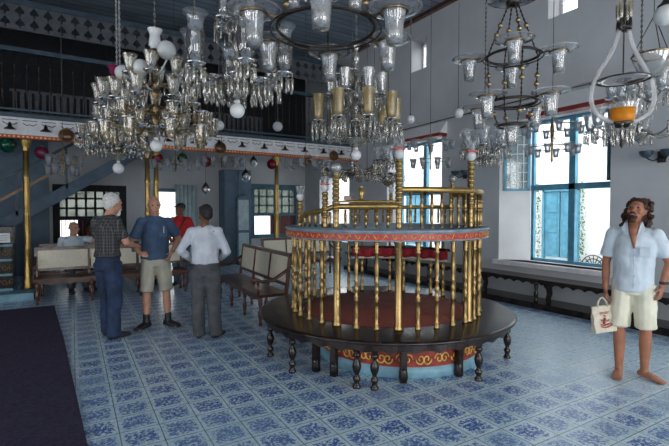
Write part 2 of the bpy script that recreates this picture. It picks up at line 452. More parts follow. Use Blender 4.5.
# clerestory lights: glazed at the outside of deep recesses
for k, (a, b_) in enumerate([(4.1, 4.6), (7.55, 8.05), (.7, 1.2)]):
    w = link('window_%d' % (5+k), None); struct(w)
    q = MB().box((WX+.34, a, 4.85), (WX+.40, b_, 4.92)).box((WX+.34, a, 5.53), (WX+.40, b_, 5.6)).box((WX+.34, a, 4.85), (WX+.40, a+.05, 5.6)).box((WX+.34, b_-.05, 4.85), (WX+.40, b_, 5.6))
    q.build('window_frame', M['white_paint'], w)
    q = MB()
    for i in range(9):
        z = 4.92+i*.068; q.add([(WX+.33, a+.05, z), (WX+.33, b_-.05, z), (WX+.39, b_-.05, z+.055), (WX+.39, a+.05, z+.055)], [(0, 1, 2, 3)])
    q.build('louvre', M['white_paint'], w)
# pelmets over the two windows
for k, (y0, y1) in enumerate([(3.35, 4.85), (6.9, 8.4)]):
    t = thing('window_pelmet', 'blue-white pelmet with red lower edge over the ' + ('near window, behind the ringed chandelier' if k == 0 else 'far window, above the platform'), 'pelmet', (WX, y0, 3.2), group='pelmets over the windows')
    b = MB(); L = y1-y0
    b.box((-.22, 0, 0), (-.002, L, .07)); b.build('red_edge', M['dark_red'], t)
    b = MB(); b.smooth = False
    b.add([(-.21, 0, .07), (-.002, 0, .07), (-.002, 0, .34), (-.21, L, .07), (-.002, L, .07), (-.002, L, .34)], [(0, 1, 2), (3, 5, 4), (0, 2, 5, 3), (1, 4, 5, 2), (0, 3, 4, 1)])
    b.build('cover_board', M['plaster_out'], t)
# outside shutters across the courtyard
for k, (yc, zz) in enumerate([(6.38, .45), (11.6, .45), (2.4, .45)]):
    t = thing('teal_shutter', ['teal panelled shutters on the white wall seen through the near window', 'teal panelled shutters on the white wall seen through the far window', 'teal panelled shutters further along the courtyard wall'][k], 'shutter', (10.5, yc, zz), group='shutters across the courtyard')
    for s in (-1, 1):
        y0, y1 = (s*.02, s*.40); y0, y1 = min(y0, y1), max(y0, y1)
        lf = MB().box((-.06, y0, 0), (-.005, y1, 1.62)).build('shutter_leaf', M['teal'], t)
        q = MB()
        for zc in (.1, .62, 1.12): q.box((-.075, y0+.06, zc), (-.06, y1-.06, zc+.4))
        q.build('raised_panel', M['teal'], lf)
    q = MB().box((-.09, -.46, -.06), (-.002, -.41, 1.68)).box((-.09, .41, -.06), (-.002, .46, 1.68)).box((-.09, -.46, 1.63), (-.002, .46, 1.70))
    q.build('shutter_frame', M['teal'], t)
# creeper beside the shutters
for k, yc in enumerate((5.82, 6.95)):
    b = MB()
    for i in range(260):
        z = random.uniform(.3, 2.3); y = yc+random.gauss(0, .035); x = 10.45-random.uniform(0, .08)
        s = random.uniform(.015, .035)
        T = Matrix.Translation((x, y, z)) @ Euler((random.uniform(0, 6), random.uniform(0, 6), 0)).to_matrix().to_4x4()
        b.T = T; b.add([(-s, 0, 0), (0, s*.6, 0), (s, 0, 0), (0, -s*.6, 0)], [(0, 1, 2, 3)])
    tag(b.build('wall_creeper', M['leaf']), 'thin green creeper %s the teal shutters outside the near window' % ('right of' if k == 0 else 'left of'), 'creeper', 'creepers beside the shutters')
# fan-shaped iron grille outside
b = MB()
for r in (.10, .20, .28): b.tube([(0, r*cos(a*pi/14), r*sin(a*pi/14)) for a in range(15)], .012, 6)
for a in range(1, 8): b.tube([(0, 0, 0), (0, .28*cos(a*pi/8), .28*sin(a*pi/8))], .010, 6)
tag(b.build('fan_grille', M['iron'], None, (10.42, 5.55, .30)), 'fan-shaped dark iron grille on the outside wall beyond the near window', 'grille')

# back wall windows / door
def window_back(k, x0, x1, z0, z1, fm, pm):
    w = link('window_%d' % k, None); struct(w); y = BY+.06; t = .07
    b = MB().box((x0-.09, BY-.03, z0-.05), (x0+t, y+.1, z1+.1)).box((x1-t, BY-.03, z0-.05), (x1+.09, y+.1, z1+.1)).box((x0-.09, BY-.04, z1-t), (x1+.09, y+.1, z1+.1)).box((x0-.09, BY-.06, z0-.08), (x1+.09, y+.1, z0+t*.5))
    b.build('window_frame', fm, w)
    zt = z0+(z1-z0)*.44
    MB().box((x0, BY-.02, zt-.05), (x1, y+.05, zt+.05)).build('transom', fm, w)
    b = MB(); nx = 7 if k == 8 else 6
    for i in range(1, nx): x = x0+(x1-x0)*i/nx; b.box((x-.026, y, zt), (x+.026, y+.03, z1))
    for i in range(1, 3): z = zt+(z1-zt)*i/3; b.box((x0, y, z-.026), (x1, y+.03, z+.026))
    b.build('glazing_bars', fm, w)
    MB().box((x0+t, y+.012, zt+.05), (x1-t, y+.018, z1-t)).build('pane', pm, w)
    b = MB()
    for i in range(1, 16):
        x = x0+(x1-x0)*i/16; b.tube([(x, y+.02, z0), (x, y+.02, zt)], .010, 6)
    b.build('iron_bars', M['red'], w)
    xs_ = x0+(x1-x0)*(.30 if k == 8 else .42)
    MB().box((xs_, y+.04, z0), (x1, y+.07, zt)).box((xs_, y+.02, z0), (xs_+.06, y+.08, zt)).build('inner_shutter', M['bwood'] if k == 9 else M['dark_paint_and_shade'], w)
    return w
window_back(8, -.06, 1.47, .8, 2.18, M['dark_paint_and_shade'], M['pane_frost'])
window_back(9, 5.2, 6.8, .8, 2.35, M['teal_dark'], M['pane_frost'])
d = link('door_1', None); struct(d)
MB().box((2.27, BY-.03, 0), (2.36, BY+.3, 2.24)).box((3.04, BY-.03, 0), (3.13, BY+.3, 2.24)).box((2.27, BY-.03, 2.15), (3.13, BY+.3, 2.24)).build('door_frame', M['teal_dark'], d)
def drape(name, label, x0, x1, z0, z1, y, waves, grp=None):
    b = MB(); n = 40; vs = []; nz = 6
    for j in range(nz+1):
        z = z1+(z0-z1)*j/nz
        for i in range(n+1):
            u = i/n; vs.append((x0+(x1-x0)*u, y+.045*sin(u*waves*2*pi)+.01*sin(j+u*9), z))
    fs = [(j*(n+1)+i, j*(n+1)+i+1, (j+1)*(n+1)+i+1, (j+1)*(n+1)+i) for j in range(nz) for i in range(n)]
    b.add(vs, fs)
    o = tag(b.build(name, M['curtain']), label, 'curtain', grp)
    md = o.modifiers.new('thick', 'SOLIDIFY'); md.thickness = .006
    return o
drape('door_curtain', 'pale blue-white curtain hanging at the right side of the bright back doorway', 2.84, 3.42, .02, 2.35, BY-.072, 5, 'doorway curtains')

# slate-blue tall cupboard right of the doorway
t = thing('tall_cupboard', 'tall slate-blue cupboard standing right of the back doorway', 'cupboard', (4.55, BY-.28, 0))
MB().box((-.42, -.25, 0), (.42, .26, 2.82)).build('carcass', M['slate'], t)
for s in (-1, 1):
    x0, x1 = sorted((s*.012, s*.40)); dd = MB().box((x0, -.28, .08), (x1, -.252, 2.76)).build('door', M['slate'], t)
    MB().ball((s*.05, -.30, 1.2), .02, 8).build('knob', M['old_brass'], dd)
# open shutter leaf by the right back window
t = thing('door_leaf', 'pale grey-blue door leaf standing before the slate cupboard, by the right back window', 'door leaf', (4.62, 12.60, 0))
MB().box((-.19, -.02, .02), (.19, .02, 1.95)).build('leaf', M['curtain'], t)
b = MB().box((-.20, -.03, 0), (.20, .03, .10)).box((-.20, -.03, .95), (.20, .03, 1.03)).box((-.20, -.03, 1.92), (.20, .03, 2.0)).box((-.20, -.03, 0), (-.16, .03, 1.98)).box((.16, -.03, 0), (.20, .03, 1.98))
b.build('leaf_frame', M['slate'], t)
b = MB(); b.loft([((0, 0, 1.98), .2, .03, (1, 0, 0)), ((0, 0, 2.05), .13, .03, (1, 0, 0)), ((0, 0, 2.10), .04, .03, (1, 0, 0))], 10); b.build('carved_top', M['slate'], t)

# ------------------------------------------------------------ balcony
FY = 10.3
bal = thing('gallery_balcony', 'dark slate gallery balcony with turned railing across the back of the hall', 'balcony', (0, FY, 0))
MB().box((-3.5, -.03, 3.36), (WX-.002, BY-FY-.002, 3.44)).build('deck', M['blue_rail'], bal)
fa = MB().box((-3.5, -.02, 3.035), (WX-.004, .09, 3.36)).build('fascia', M['white_paint'], bal)
b = MB()
for i in range(34):
    x = -3.2+i*.305
    b.tube([(x-.11, -.022, 3.26), (x-.05, -.022, 3.22), (x, -.022, 3.24), (x+.05, -.022, 3.22), (x+.11, -.022, 3.26)], .009, 5)
    b.tube([(x-.12, -.022, 3.31), (x+.12, -.022, 3.31)], .007, 5)
b.build('painted_swags', M['swag'], fa)['kind'] = 'stuff'
rm = mk(MB().lathe([(.012, .12), (.03, .07), (.035, .04), (.09, .0), (.10, -.01)], 10).mesh('bracket_cup'), M['iron'])
for i in range(18): link('bracket_cup', rm, fa, (-3.0+i*.56, -.105, 3.13))
bb = MB().box((-3.5, -.045, 2.965), (WX-.004, .10, 3.035)).build('lower_band', M['red'], bal)
b = MB()
for i in range(150):
    x = -3.45+i*.07; b.box((x, -.058, 2.985), (x+.035, -.045, 3.015))
b.build('gold_dentils', M['gold_paint'], bb)['kind'] = 'stuff'
MB().box((-3.5, -.05, 4.58), (WX-.004, .06, 4.66)).build('handrail', M['blue_rail'], bal)
MB().box((-3.5, -.01, 3.495), (WX-.004, .04, 3.53)).build('bottom_rail', M['blue_rail'], bal)
prof = [(.011, 0), (.010, .3), (.020, .33), (.020, .36), (.009, .39), (.009, .6), (.018, .63), (.009, .66), (.009, .80), (.018, .82), (.009, .85), (.010, 1.05)]
bm_ = mk(MB().lathe(prof, 8).mesh('baluster'), M['iron'])
for i in range(44):
    link('baluster', bm_, bal, (-1.25+i*.19, .015, 3.53))
# added near-black sheet that paints in the deep shade of the gallery
struct(MB().box((LX, BY-.06, 3.47), (WX-.002, BY-.004, CZ)).build('trim_gallery_shade', M['dark_paint_and_shade']))
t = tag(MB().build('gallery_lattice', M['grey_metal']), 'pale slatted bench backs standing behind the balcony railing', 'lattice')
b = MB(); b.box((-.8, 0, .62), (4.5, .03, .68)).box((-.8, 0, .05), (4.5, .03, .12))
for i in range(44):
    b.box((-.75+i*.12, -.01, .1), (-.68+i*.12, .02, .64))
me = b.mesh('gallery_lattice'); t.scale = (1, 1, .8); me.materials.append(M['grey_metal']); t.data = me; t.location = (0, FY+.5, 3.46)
# spade fretwork board
cu = bpy.data.curves.new('fretwork', 'CURVE'); cu.dimensions = '2D'; cu.fill_mode = 'BOTH'; cu.extrude = .012
def poly(pts):
    sp = cu.splines.new('POLY'); sp.points.add(len(pts)-1); sp.use_cyclic_u = True
    for i, (x, y) in enumerate(pts): sp.points[i].co = (x, y, 0, 1)
FX0, FX1 = -1.6, 7.08
poly([(FX0, 0), (FX1, 0), (FX1, .47), (FX0, .47)])
def spade(cx, cy, s):
    P = []
    for (x, y) in [(-.1,-.5),(-.05,-.3),(-.12,-.22),(-.3,-.22),(-.38,-.08),(-.3,.1),(-.12,.32),(0,.52),(.12,.32),(.3,.1),(.38,-.08),(.3,-.22),(.12,-.22),(.05,-.3),(.1,-.5)]:
        P.append((cx+x*s, cy+y*s))
    poly(P)
i = 0
x = FX0+.12
while x < FX1-.1:
    spade(x, .13, .2); spade(x, .355, .2); x += .225
tmp = link('tmp', cu); fm = bpy.data.meshes.new_from_object(tmp.evaluated_get(bpy.context.evaluated_depsgraph_get())); bpy.data.objects.remove(tmp)
fm.materials.clear(); fo = link('fretwork_board', fm, None, (0, FY+.02, 5.0), rot=(radians(90), 0, 0))
fm.materials.append(M['spade'])
tag(fo, 'grey fretwork board with two rows of spade cut-outs under the ceiling', 'fretwork board')
struct(MB().box((LX, FY-.02, 5.47), (WX-.15, FY+.08, 5.56)).build('trim_7', M['blue_rail']))

struct(MB().box((LX, BY-.03, 0), (-.22, BY-.002, 3.36)).build('trim_wall_shade', M['slate']))  # added slate sheet, painting in the shade under the balcony at left
# brass columns under the balcony
def column(x, lab):
    t = thing('brass_column', lab, 'column', (x, FY, 0), group='brass columns under the balcony')
    MB().box((-.14, -.14, 0), (.14, .14, .10)).build('plinth', M['slate'], t)
    MB().lathe([(.11, .10), (.12, .14), (.10, .2), (.105, .26), (.08, .32), (.085, .5), (.07, .55), (.075, .85), (.085, .88), (.07, .92), (.07, 1.5), (.085, 1.54), (.07, 1.58), (.065, 2.2), (.08, 2.24), (.063, 2.28), (.06, 2.72)], 14).build('shaft', M['brass_pale'], t).scale = (.8, .8, 1)
    MB().lathe([(.07, 2.72), (.09, 2.75), (.07, 2.79), (.10, 2.84), (.12, 2.92), (.13, 2.965)], 14).build('capital', M['brass_pale'], t).scale = (.8, .8, 1)
column(-.53, 'brass-clad column at the left, beside the ornamented steps')
column(1.62, 'brass-clad column behind the bald man in shorts')
column(4.65, 'brass-clad column behind the cane-backed bench, right of the cupboard')
column(1.80, 'second brass-clad column just right of the one behind the bald man')

# staircase behind the columns
t = thing('gallery_staircase', 'slate-blue wooden staircase rising rightwards beneath the balcony', 'staircase', (0, 12.05, 0))
def bar(b, a, c, w, hgt):
    a = Vector(a); c = Vector(c)
    sm, b.smooth = b.smooth, False
    vs = []
    for p in (a, c):
        for (dy, dz) in ((-w, -hgt), (w, -hgt), (w, hgt), (-w, hgt)): vs.append((p.x, p.y+dy, p.z+dz))
    b.add(vs, [(0, 1, 2, 3), (7, 6, 5, 4), (0, 4, 5, 1), (1, 5, 6, 2), (2, 6, 7, 3), (3, 7, 4, 0)]); b.smooth = sm
sl = .65
x0, x1 = -2.8, 1.75
for y in (0, .8):
    b = MB(); bar(b, (x0, y, .15), (x1, y, .15+sl*(x1-x0)), .03, .15); b.build('stringer', M['stair_blue'], t)
b = MB()
for i in range(14):
    xx = x0+.2+i*.32; b.box((xx-.16, .03, .10+sl*(xx-x0)), (xx+.16, .77, .14+sl*(xx-x0)))
b.build('treads', M['stair_blue'], t)
for k, (dz, m) in enumerate(((.95, 'blue_rail'), (.52, 'pale_wood'))):
    xe = .3 if k == 0 else .95; b = MB(); bar(b, (x0, -.02, .2+dz), (xe, -.02, .2+dz+sl*(xe-x0)), .025, .035); b.build('handrail', M[m], t)
for i in range(4):
    xx = x0+.1+i*.95; MB().box((xx-.025, -.03, .2+sl*(xx-x0)), (xx+.025, .0, 1.15+sl*(xx-x0))).build('post', M['blue_rail'], t)

# ornamented steps at the far left
t = thing('ornamented_steps', 'blue steps with gold scroll risers against the left brass column', 'steps', (-.78, 9.75, 0))
MB().box((-2.5, -.1, 0), (.36, .38, .13)).box((-2.5, .38, 0), (.06, 1.6, .128)).build('base_step', M['drum_blue'], t)
for k in range(4):
    z = .13+k*.27; yy = .42+k*.03
    s_ = MB().box((-2.5, yy, z), (.0, 1.6, z+.27)).build('step', M['dwood'], t)
    b = MB()
    b.box((-2.5, yy-.03, z), (.02, yy+.02, z+.04)); b.build('tread_edge', M['drum_blue'], s_)
    b = MB()
    for i in range(24):
        cx = -2.3+i*.1; g_ = 1 if i % 2 else -1; q = [(cx+.05*cos(a)*(1-a/10), yy-.008, z+.155+g_*.06*sin(a)*(1-a/10)) for a in [j*.6 for j in range(14)]]
        b.tube(q, .0055, 5)
    b.build('gold_scrolls', M['dull_gold'], s_)
MB().box((-2.5, .52, 1.21), (.0, 1.6, 1.30)).build('top_slab', M['dwood'], t)
p = at(6, 238.5, 7.9)
t = thing('notice_plaque', 'small white notice plaque on the dark steps at the left edge', 'sign', (p.x-.1, 9.95, p.z-.08))
MB().box((-.22, -.02, 0), (.14, .0, .17)).build('board', M['white_paint'], t)
b = MB()
for k in range(3): b.box((-.18, -.024, .04+k*.04), (.10, -.02, .048+k*.04))
b.build('faded_lines', M['grey_metal'], t)
MB().box((-.06, .0, -.2), (-.02, .06, .12)).build('stand', M['iron'], t)

# rug
b = MB(); b.smooth = False
pts = [(.16, -2.5), (.14, 3.4), (.02, 6.5), (-.06, 8.0), (-.10, 8.85), (-.95, 8.85), (-2.6, 8.0), (-2.6, -2.5)]
n = len(pts); b.add([(x, y, 0) for x, y in pts]+[(x, y, .014) for x, y in pts], [tuple(range(n-1, -1, -1)), tuple(range(n, 2*n))]+[(i, (i+1) % n, n+(i+1) % n, n+i) for i in range(n)])
tag(b.build('violet_carpet', M['rug']), 'dark violet carpet runner along the left side of the tiled floor', 'carpet')

# ------------------------------------------------------------ the round platform
CA, CB = .602, 5.34                                   # its centre, sideways and ahead of the camera
CX, CY = CA*cos(YAW)+CB*sin(YAW), CB*cos(YAW)-CA*sin(YAW)
def ring_angle(px, r, front=True):
    m = (px-334.5)/F
    A = m*m+1; B = -2*(m*CA+CB); C_ = CA*CA+CB*CB-r*r
    D = max(0, B*B-4*A*C_); k = (-B-sqrt(D))/(2*A) if front else (-B+sqrt(D))/(2*A)
    la, d = k*m, k
    x, y = la*cos(YAW)+d*sin(YAW)-CX, d*cos(YAW)-la*sin(YAW)-CY
    return atan2(y, x)
def arc_box(b, r0, r1, z0, z1, a0=0, a1=2*pi, n=72, scallop=None):
    full = abs(a1-a0-2*pi) < 1e-6; N = n if full else n+1; vs = []
    for i in range(N):
        a = a0+(a1-a0)*i/n; zb = z0+(scallop(a) if scallop else 0)
        for (r, z) in ((r0, zb), (r1, zb), (r1, z1), (r0, z1)): vs.append((r*cos(a), r*sin(a), z))
    fs = []
    for i in range(n):
        j = (i+1) % N
        for k in range(4): fs.append((i*4+k, j*4+k, j*4+(k+1) % 4, i*4+(k+1) % 4))
    if not full: fs += [(3, 2, 1, 0), tuple((N-1)*4+k for k in range(4))]
    sm, b.smooth = b.smooth, False; b.add(vs, fs); b.smooth = sm; return b

plat = thing('reading_platform', 'round brass-balustered platform on a light blue drum in the hall centre', 'platform', (CX, CY, 0))
off_ = (.134*cos(YAW)-.22*sin(YAW), -.134*sin(YAW)-.22*cos(YAW), 0)      # the drum sits a little forward of the balustrade
MB().lathe([(.90, 0), (.91, .01), (.905, .10), (.89, .11), (.89, .385), (.90, .40)], 64).build('drum', M['drum_blue'], plat, off_)
fz = arc_box(MB(), .886, .898, .112, .27).build('painted_frieze', M['frieze_red_shaded'], plat, off_)
b = MB()
for i in range(30):
    a0 = 2*pi*i/30; sg = 1 if i % 2 else -1
    for (ph, cc) in ((0, .33), (.5, .67)):
        q = []
        for j in range(14):
            t_ = j*.55; rr = .052*(1-t_/9.5); a = a0+2*pi/30*cc+rr*cos(t_)*(1 if ph else -1)
            q.append((.904*cos(a), .904*sin(a), .19+sg*rr*sin(t_)*1.1))
        b.tube(q, .0075, 5)
b.build('gold_scrolls', M['gold_paint'], fz)
MB().lathe([(0, .40), (.96, .40), (.97, .43), (.96, .465), (0, .465)], 64).build('carpet', M['carpet_red'], plat)
# bench ring round it
rb = thing('ring_bench', 'dark polished ring-shaped bench on turned legs around the brass platform', 'bench', (CX, CY, 0))
b = MB()
b.lathe([(.985, .415), (1.44, .415), (1.475, .425), (1.485, .44), (1.475, .455), (1.45, .46), (.985, .46)], 96, closed=False)
arc_box(b, .98, .99, .415, .46)
b.build('seat', M['dwood'], rb)
arc_box(MB(), 1.40, 1.425, .335, .416, n=220, scallop=lambda a: .03*abs(sin(a*20))).build('apron', M['dwood'], rb)
legp = [(.036, 0), (.04, .015), (.028, .03), (.022, .05), (.034, .075), (.036, .09), (.022, .11), (.018, .125), (.036, .165), (.042, .2), (.034, .235), (.02, .262), (.018, .275), (.034, .29), (.036, .31), (.026, .325), (.036, .335), (.036, .416)]
lm = mk(MB().lathe(legp, 12).mesh('leg'), M['dwood'])
for px in (270, 292, 357, 375, 480, 510):
    a = ring_angle(px, 1.385); link('leg', lm, rb, (1.385*cos(a), 1.385*sin(a), 0))
for px in (300, 336, 405, 466, 440, 360):
    a = ring_angle(px, 1.385, False); link('leg', lm, rb, (1.385*cos(a), 1.385*sin(a), 0))
il = mk(MB().box((-.03, -.03, 0), (.03, .03, .416)).lathe([(.035, 0), (.045, .05), (.04, .1), (.03, .15)], 10).mesh('inner_leg'), M['dwood'])
for px in (316, 334, 404, 460):
    a = ring_angle(px, 1.2); link('inner_leg', il, rb, (1.2*cos(a), 1.2*sin(a), 0), a)
# lower balusters
RB = 1.09
prof = [(.028, 0), (.031, .01), (.028, .03), (.017, .04), (.029, .055), (.016, .072), (.023, .12), (.022, .2), (.015, .265), (.029, .28), (.015, .297), (.029, .315), (.013, .335), (.025, .37), (.027, .40), (.014, .45), (.028, .468), (.014, .487), (.023, .53), (.023, .62), (.015, .735), (.029, .752), (.014, .77), (.029, .788), (.018, .80), (.029, .835), (.029, .86)]
bmsh = mk(MB().lathe(prof, 12).mesh('baluster'), M['brass'])
a00 = ring_angle(398, RB)
for i in range(34):
    a = a00+2*pi*i/34; link('baluster', bmsh, plat, (RB*cos(a), RB*sin(a), .46))
b = MB(); b.lathe([(1.06, 1.318), (1.165, 1.318), (1.185, 1.325), (1.165, 1.332), (1.165, 1.395), (1.175, 1.405), (1.19, 1.415), (1.18, 1.428), (1.14, 1.432), (1.06, 1.432), (1.06, 1.318)], 96, closed=False)
rl = b.build('ring_rail', M['rail_grey'], plat)
arc_box(MB(), 1.162, 1.172, 1.333, 1.392).build('red_band', M['red'], rl)
b = MB()
for i in range(84):
    a0 = 2*pi*i/84; sg = 1 if i % 2 else -1
    q = [(1.175*cos(a0+.026*t_/3-.01), 1.175*sin(a0+.026*t_/3-.01), 1.3625+sg*.019*cos(t_)) for t_ in [j*.63 for j in range(9)]]
    b.tube(q, .0045, 4)
b.build('gold_scrolls', M['gold_paint'], rl)['kind'] = 'stuff'
# upper tier
RU = 1.10
def arc_tube(b, pa, pb, z, r, n=24, rad=RU):
    b.tube([(rad*cos(pa+(pb-pa)*i/n), rad*sin(pa+(pb-pa)*i/n), z+0) for i in range(n+1)], r, 10); return b
def ud(a, b_):           # shortest turn from a to b
    d_ = (b_-a+pi) % (2*pi)-pi; return a+d_
aL2 = ring_angle(300, RU); aL1 = ring_angle(325, RU); aL = ring_angle(336, RU); aM = ring_angle(399, RU); aR = ring_angle(470.5, RU)
aR2 = ring_angle(452, RU, False); aB = ring_angle(391, RU, False); aBL = ring_angle(345, RU, False)
pairs = [(aL, aM, 1.655, .032), (aM, aR, 1.815, .030), (aR, aR2, 1.815, .030), (aR2, aB, 1.66, .028), (aB, aBL, 1.66, .028)]
up = [(.016, 0), (.02, .02), (.013, .04), (.015, .5), (.021, .52), (.012, .54), (.018, .64), (.012, .78), (.02, .80), (.012, .82), (.014, 1.0)]
for (a, c, z, r) in pairs:
    c = ud(a, c); b = MB(); arc_tube(b, a, c, z, r); b.build('upper_rail', M['brass_pale'], plat)
    n = max(2, int(abs(c-a)*RU/.105)); hh = z-r-1.445
    me = mk(MB().lathe([(rr*1.0, zz*hh) for rr, zz in up], 10).mesh('upper_baluster'), M['brass'])
    for i in range(1, n):
        q = a+(c-a)*i/n; link('upper_baluster', me, plat, (RU*cos(q), RU*sin(q), 1.445))
b = MB(); c = ud(aL, aM); arc_tube(b, aL, c, 1.703, .012, rad=RU); b.build('desk_ledge', M['brass_pale'], plat)
# swooping arm at the left end
def spiral_post(name, a, z0, z1, r, lab=None):
    b = MB(); prof = []; n = int((z1-z0)/.006)
    for i in range(n+1):
        z = z0+(z1-z0)*i/n; u = (z-z0)/(z1-z0)
        prof.append((r*(.86+.36*(abs(sin((z-z0)*pi/.046))**.8)*(1 if u > .3 else .3)), z))
    b.lathe(prof, 12); return b.build(name, M['brass'], plat, (RU*cos(a), RU*sin(a), 0))
posts = [(aM, 2.10, .032), (aR, 2.12, .031), (aL, 1.98, .032), (aL2, 1.72, .026), (aL1, 1.80, .027), (aR2, 1.98, .024), (aB, 1.86, .026)]
for (a, zt, r) in posts: spiral_post('corner_post', a, 1.44, zt, r)
for k in (aM, aR, aL):
    b = MB().lathe([(.045, 0), (.05, .02), (.036, .04), (.036, .82), (.05, .85), (.05, .86)], 12)
    b.build('post_foot', M['brass'], plat, (RU*.985*cos(k), RU*.985*sin(k), .46))
b = MB(); q = []
for i in range(17):
    u = i/16; a = aL+(ud(aL, aL2)-aL)*u; q.append((RU*cos(a), RU*sin(a), 1.66-.17*(u**1.5)-.02*sin(u*pi*2)))
b.tube(q, .026, 10); b.build('scroll_arm', M['brass_pale'], plat)
b = MB()
for i in range(5):
    a = aL+(ud(aL, aL2)-aL)*(i+.8)/6; b.lathe([(.016, 1.445), (.012, 1.5), (.018, 1.54), (.012, 1.60)], 8, (RU*cos(a), RU*sin(a), 0))
b.build('scroll_arm_spindles', M['brass'], plat)
# glass oil lamps on the posts
def zp(a, z): return (CX+RU*cos(a), CY+RU*sin(a), z)
def post_lamp(a, z, kind, lab, s=1.0):
    t = thing('oil_glass', lab, 'oil glass', zp(a, z), group='oil glasses on the platform posts'); 
    MB().lathe([(.02*s, 0), (.03*s, .012*s), (.045*s, .03*s), (.05*s, .06*s), (.045*s, .085*s), (.03*s, .095*s)], 14).build('holder', M['opal'], t)
    if kind == 'ball': MB().ball((0, 0, .06*s), .058*s, 16).build('globe', M['glass_rim'], t)
    else:
        MB().lathe([(.03*s, .09*s), (.045*s, .12*s), (.05*s, .17*s), (.062*s, .2*s)], 16, closed=False).build('shade', M['glass_rim'], t)
        if kind == 'red': MB().tube([(.055*s*cos(k*pi/8), .055*s*sin(k*pi/8), .10*s) for k in range(16)], .009*s, 6, closed=True).build('rim', M['bead_red'], t)
    return t
post_lamp(aM, 2.10, 'red', 'white oil glass with coral rim on the tall post at the platform front')
post_lamp(aR, 2.12, 'red', 'white oil glass with coral rim on the tall post at the platform right end')
post_lamp(aL, 1.98, 'ball', 'round oil glass on the post left of the gold desk rail')
post_lamp(aL2, 1.72, 'plain', 'clear oil glass on the leftmost platform post', .8)
post_lamp(aL1, 1.80, 'red', 'oil glass with coral rim on the second platform post from the left', .8)
post_lamp(aR2, 1.98, 'ball', 'round oil glass on the rear right platform post', .9)
post_lamp(aB, 1.86, 'plain', 'white oil glass on the rear middle platform post', .8)
# candle cups standing on the desk rail
a = ring_angle(362, RU-.02)
t = thing('candle_cup', 'small tapered gold candle cup standing on the desk rail', 'candle cup', (CX+RU*cos(a), CY+RU*sin(a), 1.715))
MB().lathe([(.035, 0), (.02, .008), (.016, .02), (.022, .03), (.033, .12), (.028, .12), (.016, .04)], 12, closed=False).build('cup', M['brass_pale'], t)
MB().lathe([(.014, .03), (.014, .13), (.0, .135)], 8).build('candle', M['cane'], t)
a = ring_angle(350, RU-.02)
tag(MB().box((-.05, -.04, 0), (.05, .04, .03)).box((-.046, -.036, .03), (.046, .036, .045)).build('prayer_book', [M['bwood']], None, (CX+RU*cos(a), CY+RU*sin(a), 1.715), a), 'small dark book lying on the gold desk rail of the platform', 'book')
# red cloth hung inside the rear rail
b = MB(); n = 60; a0, a1 = ring_angle(352, 1.0, False), ring_angle(448, 1.0, False); a1 = ud(a0, a1); vs = []
for i in range(n+1):
    a = a0+(a1-a0)*i/n; r = 1.0+.012*sin(i*1.1)
    for z in (1.08, 1.02, .96): vs.append((CX+r*cos(a), CY+r*sin(a), z+.012*sin(i*.55)*(z < 1)))
b.add(vs, [(i*3+k, i*3+3+k, i*3+4+k, i*3+1+k) for i in range(n) for k in range(2)])
o = tag(b.build('red_cloth', M['red_cloth']), 'red cloth hung along the inside of the rear balusters', 'cloth'); o.modifiers.new('thick', 'SOLIDIFY').thickness = .01
fr = MB()
for i in range(n*2):
    a = a0+(a1-a0)*i/(n*2); fr.tube([(CX+1.0*cos(a), CY+1.0*sin(a), .96), (CX+1.0*cos(a), CY+1.0*sin(a), .93)], .005, 4)
fr.build('fringe', M['cane'], o)
MB().tube([(CX+1.03*cos(a0+(a1-a0)*i/20), CY+1.03*sin(a0+(a1-a0)*i/20), 1.09) for i in range(21)], .02, 8).build('hanging_bar', M['dwood'], o)

# ------------------------------------------------------------ benches
def scallop_strip(b, p0, p1, z0, z1, amp, waves, th=.02):
    p0 = Vector((*p0, 0)); p1 = Vector((*p1, 0)); n = waves*8; d = (p1-p0).normalized(); nn = Vector((-d.y, d.x, 0))*th/2
    vs = []
    for i in range(n+1):
        p = p0.lerp(p1, i/n); zb = z0+amp*abs(sin(pi*waves*i/n))
        for (s_, z) in ((-1, zb), (1, zb), (1, z1), (-1, z1)): q = p+nn*s_; vs.append((q.x, q.y, z))
    fs = [(i*4+k, i*4+4+k, i*4+4+(k+1) % 4, i*4+(k+1) % 4) for i in range(n) for k in range(4)]+[(3, 2, 1, 0), tuple(n*4+k for k in range(4))]
    b.smooth = False; b.add(vs, fs); return b
wb = thing('wall_bench', 'long dark carved bench running along the wall under the windows', 'bench', (WX, 0, 0))
MB().box((-.46, .3, .445), (-.003, 10.2, .485)).build('seat', M['dwood'], wb)
MB().box((-.50, .3, 0), (-.003, 10.2, .10)).build('plinth', M['dwood'], wb)
scallop_strip(MB(), (-.42, .35), (-.42, 10.15), .385, .446, .035, 56, .022).build('apron', M['dwood'], wb)
wl_ = mk(MB().lathe([(.03, .1), (.03, .13), (.018, .15), (.032, .19), (.038, .23), (.028, .27), (.018, .30), (.03, .32), (.03, .345), (.034, .40)], 12).mesh('leg'), M['dwood'])
bk = MB(); bk.smooth = False
op = [(-.02, .44), (.11, .44), (.105, .38), (.06, .33), (.05, .26), (.07, .18), (.06, .105), (-.01, .105), (-.005, .2), (-.03, .28), (-.02, .36)]
bk.add([(-.02, y, z) for y, z in op]+[(.02, y, z) for y, z in op], [tuple(range(len(op)-1, -1, -1)), tuple(range(len(op), 2*len(op)))]+[(i, (i+1) % len(op), len(op)+(i+1) % len(op), len(op)+i) for i in range(len(op))])
bkm = mk(bk.mesh('bracket'), M['dwood'])
for k in range(8):
    y = .70+k*1.263
    link('leg', wl_, wb, (-.40, y, 0)); link('bracket', bkm, wb, (-.40, y-.25, 0))

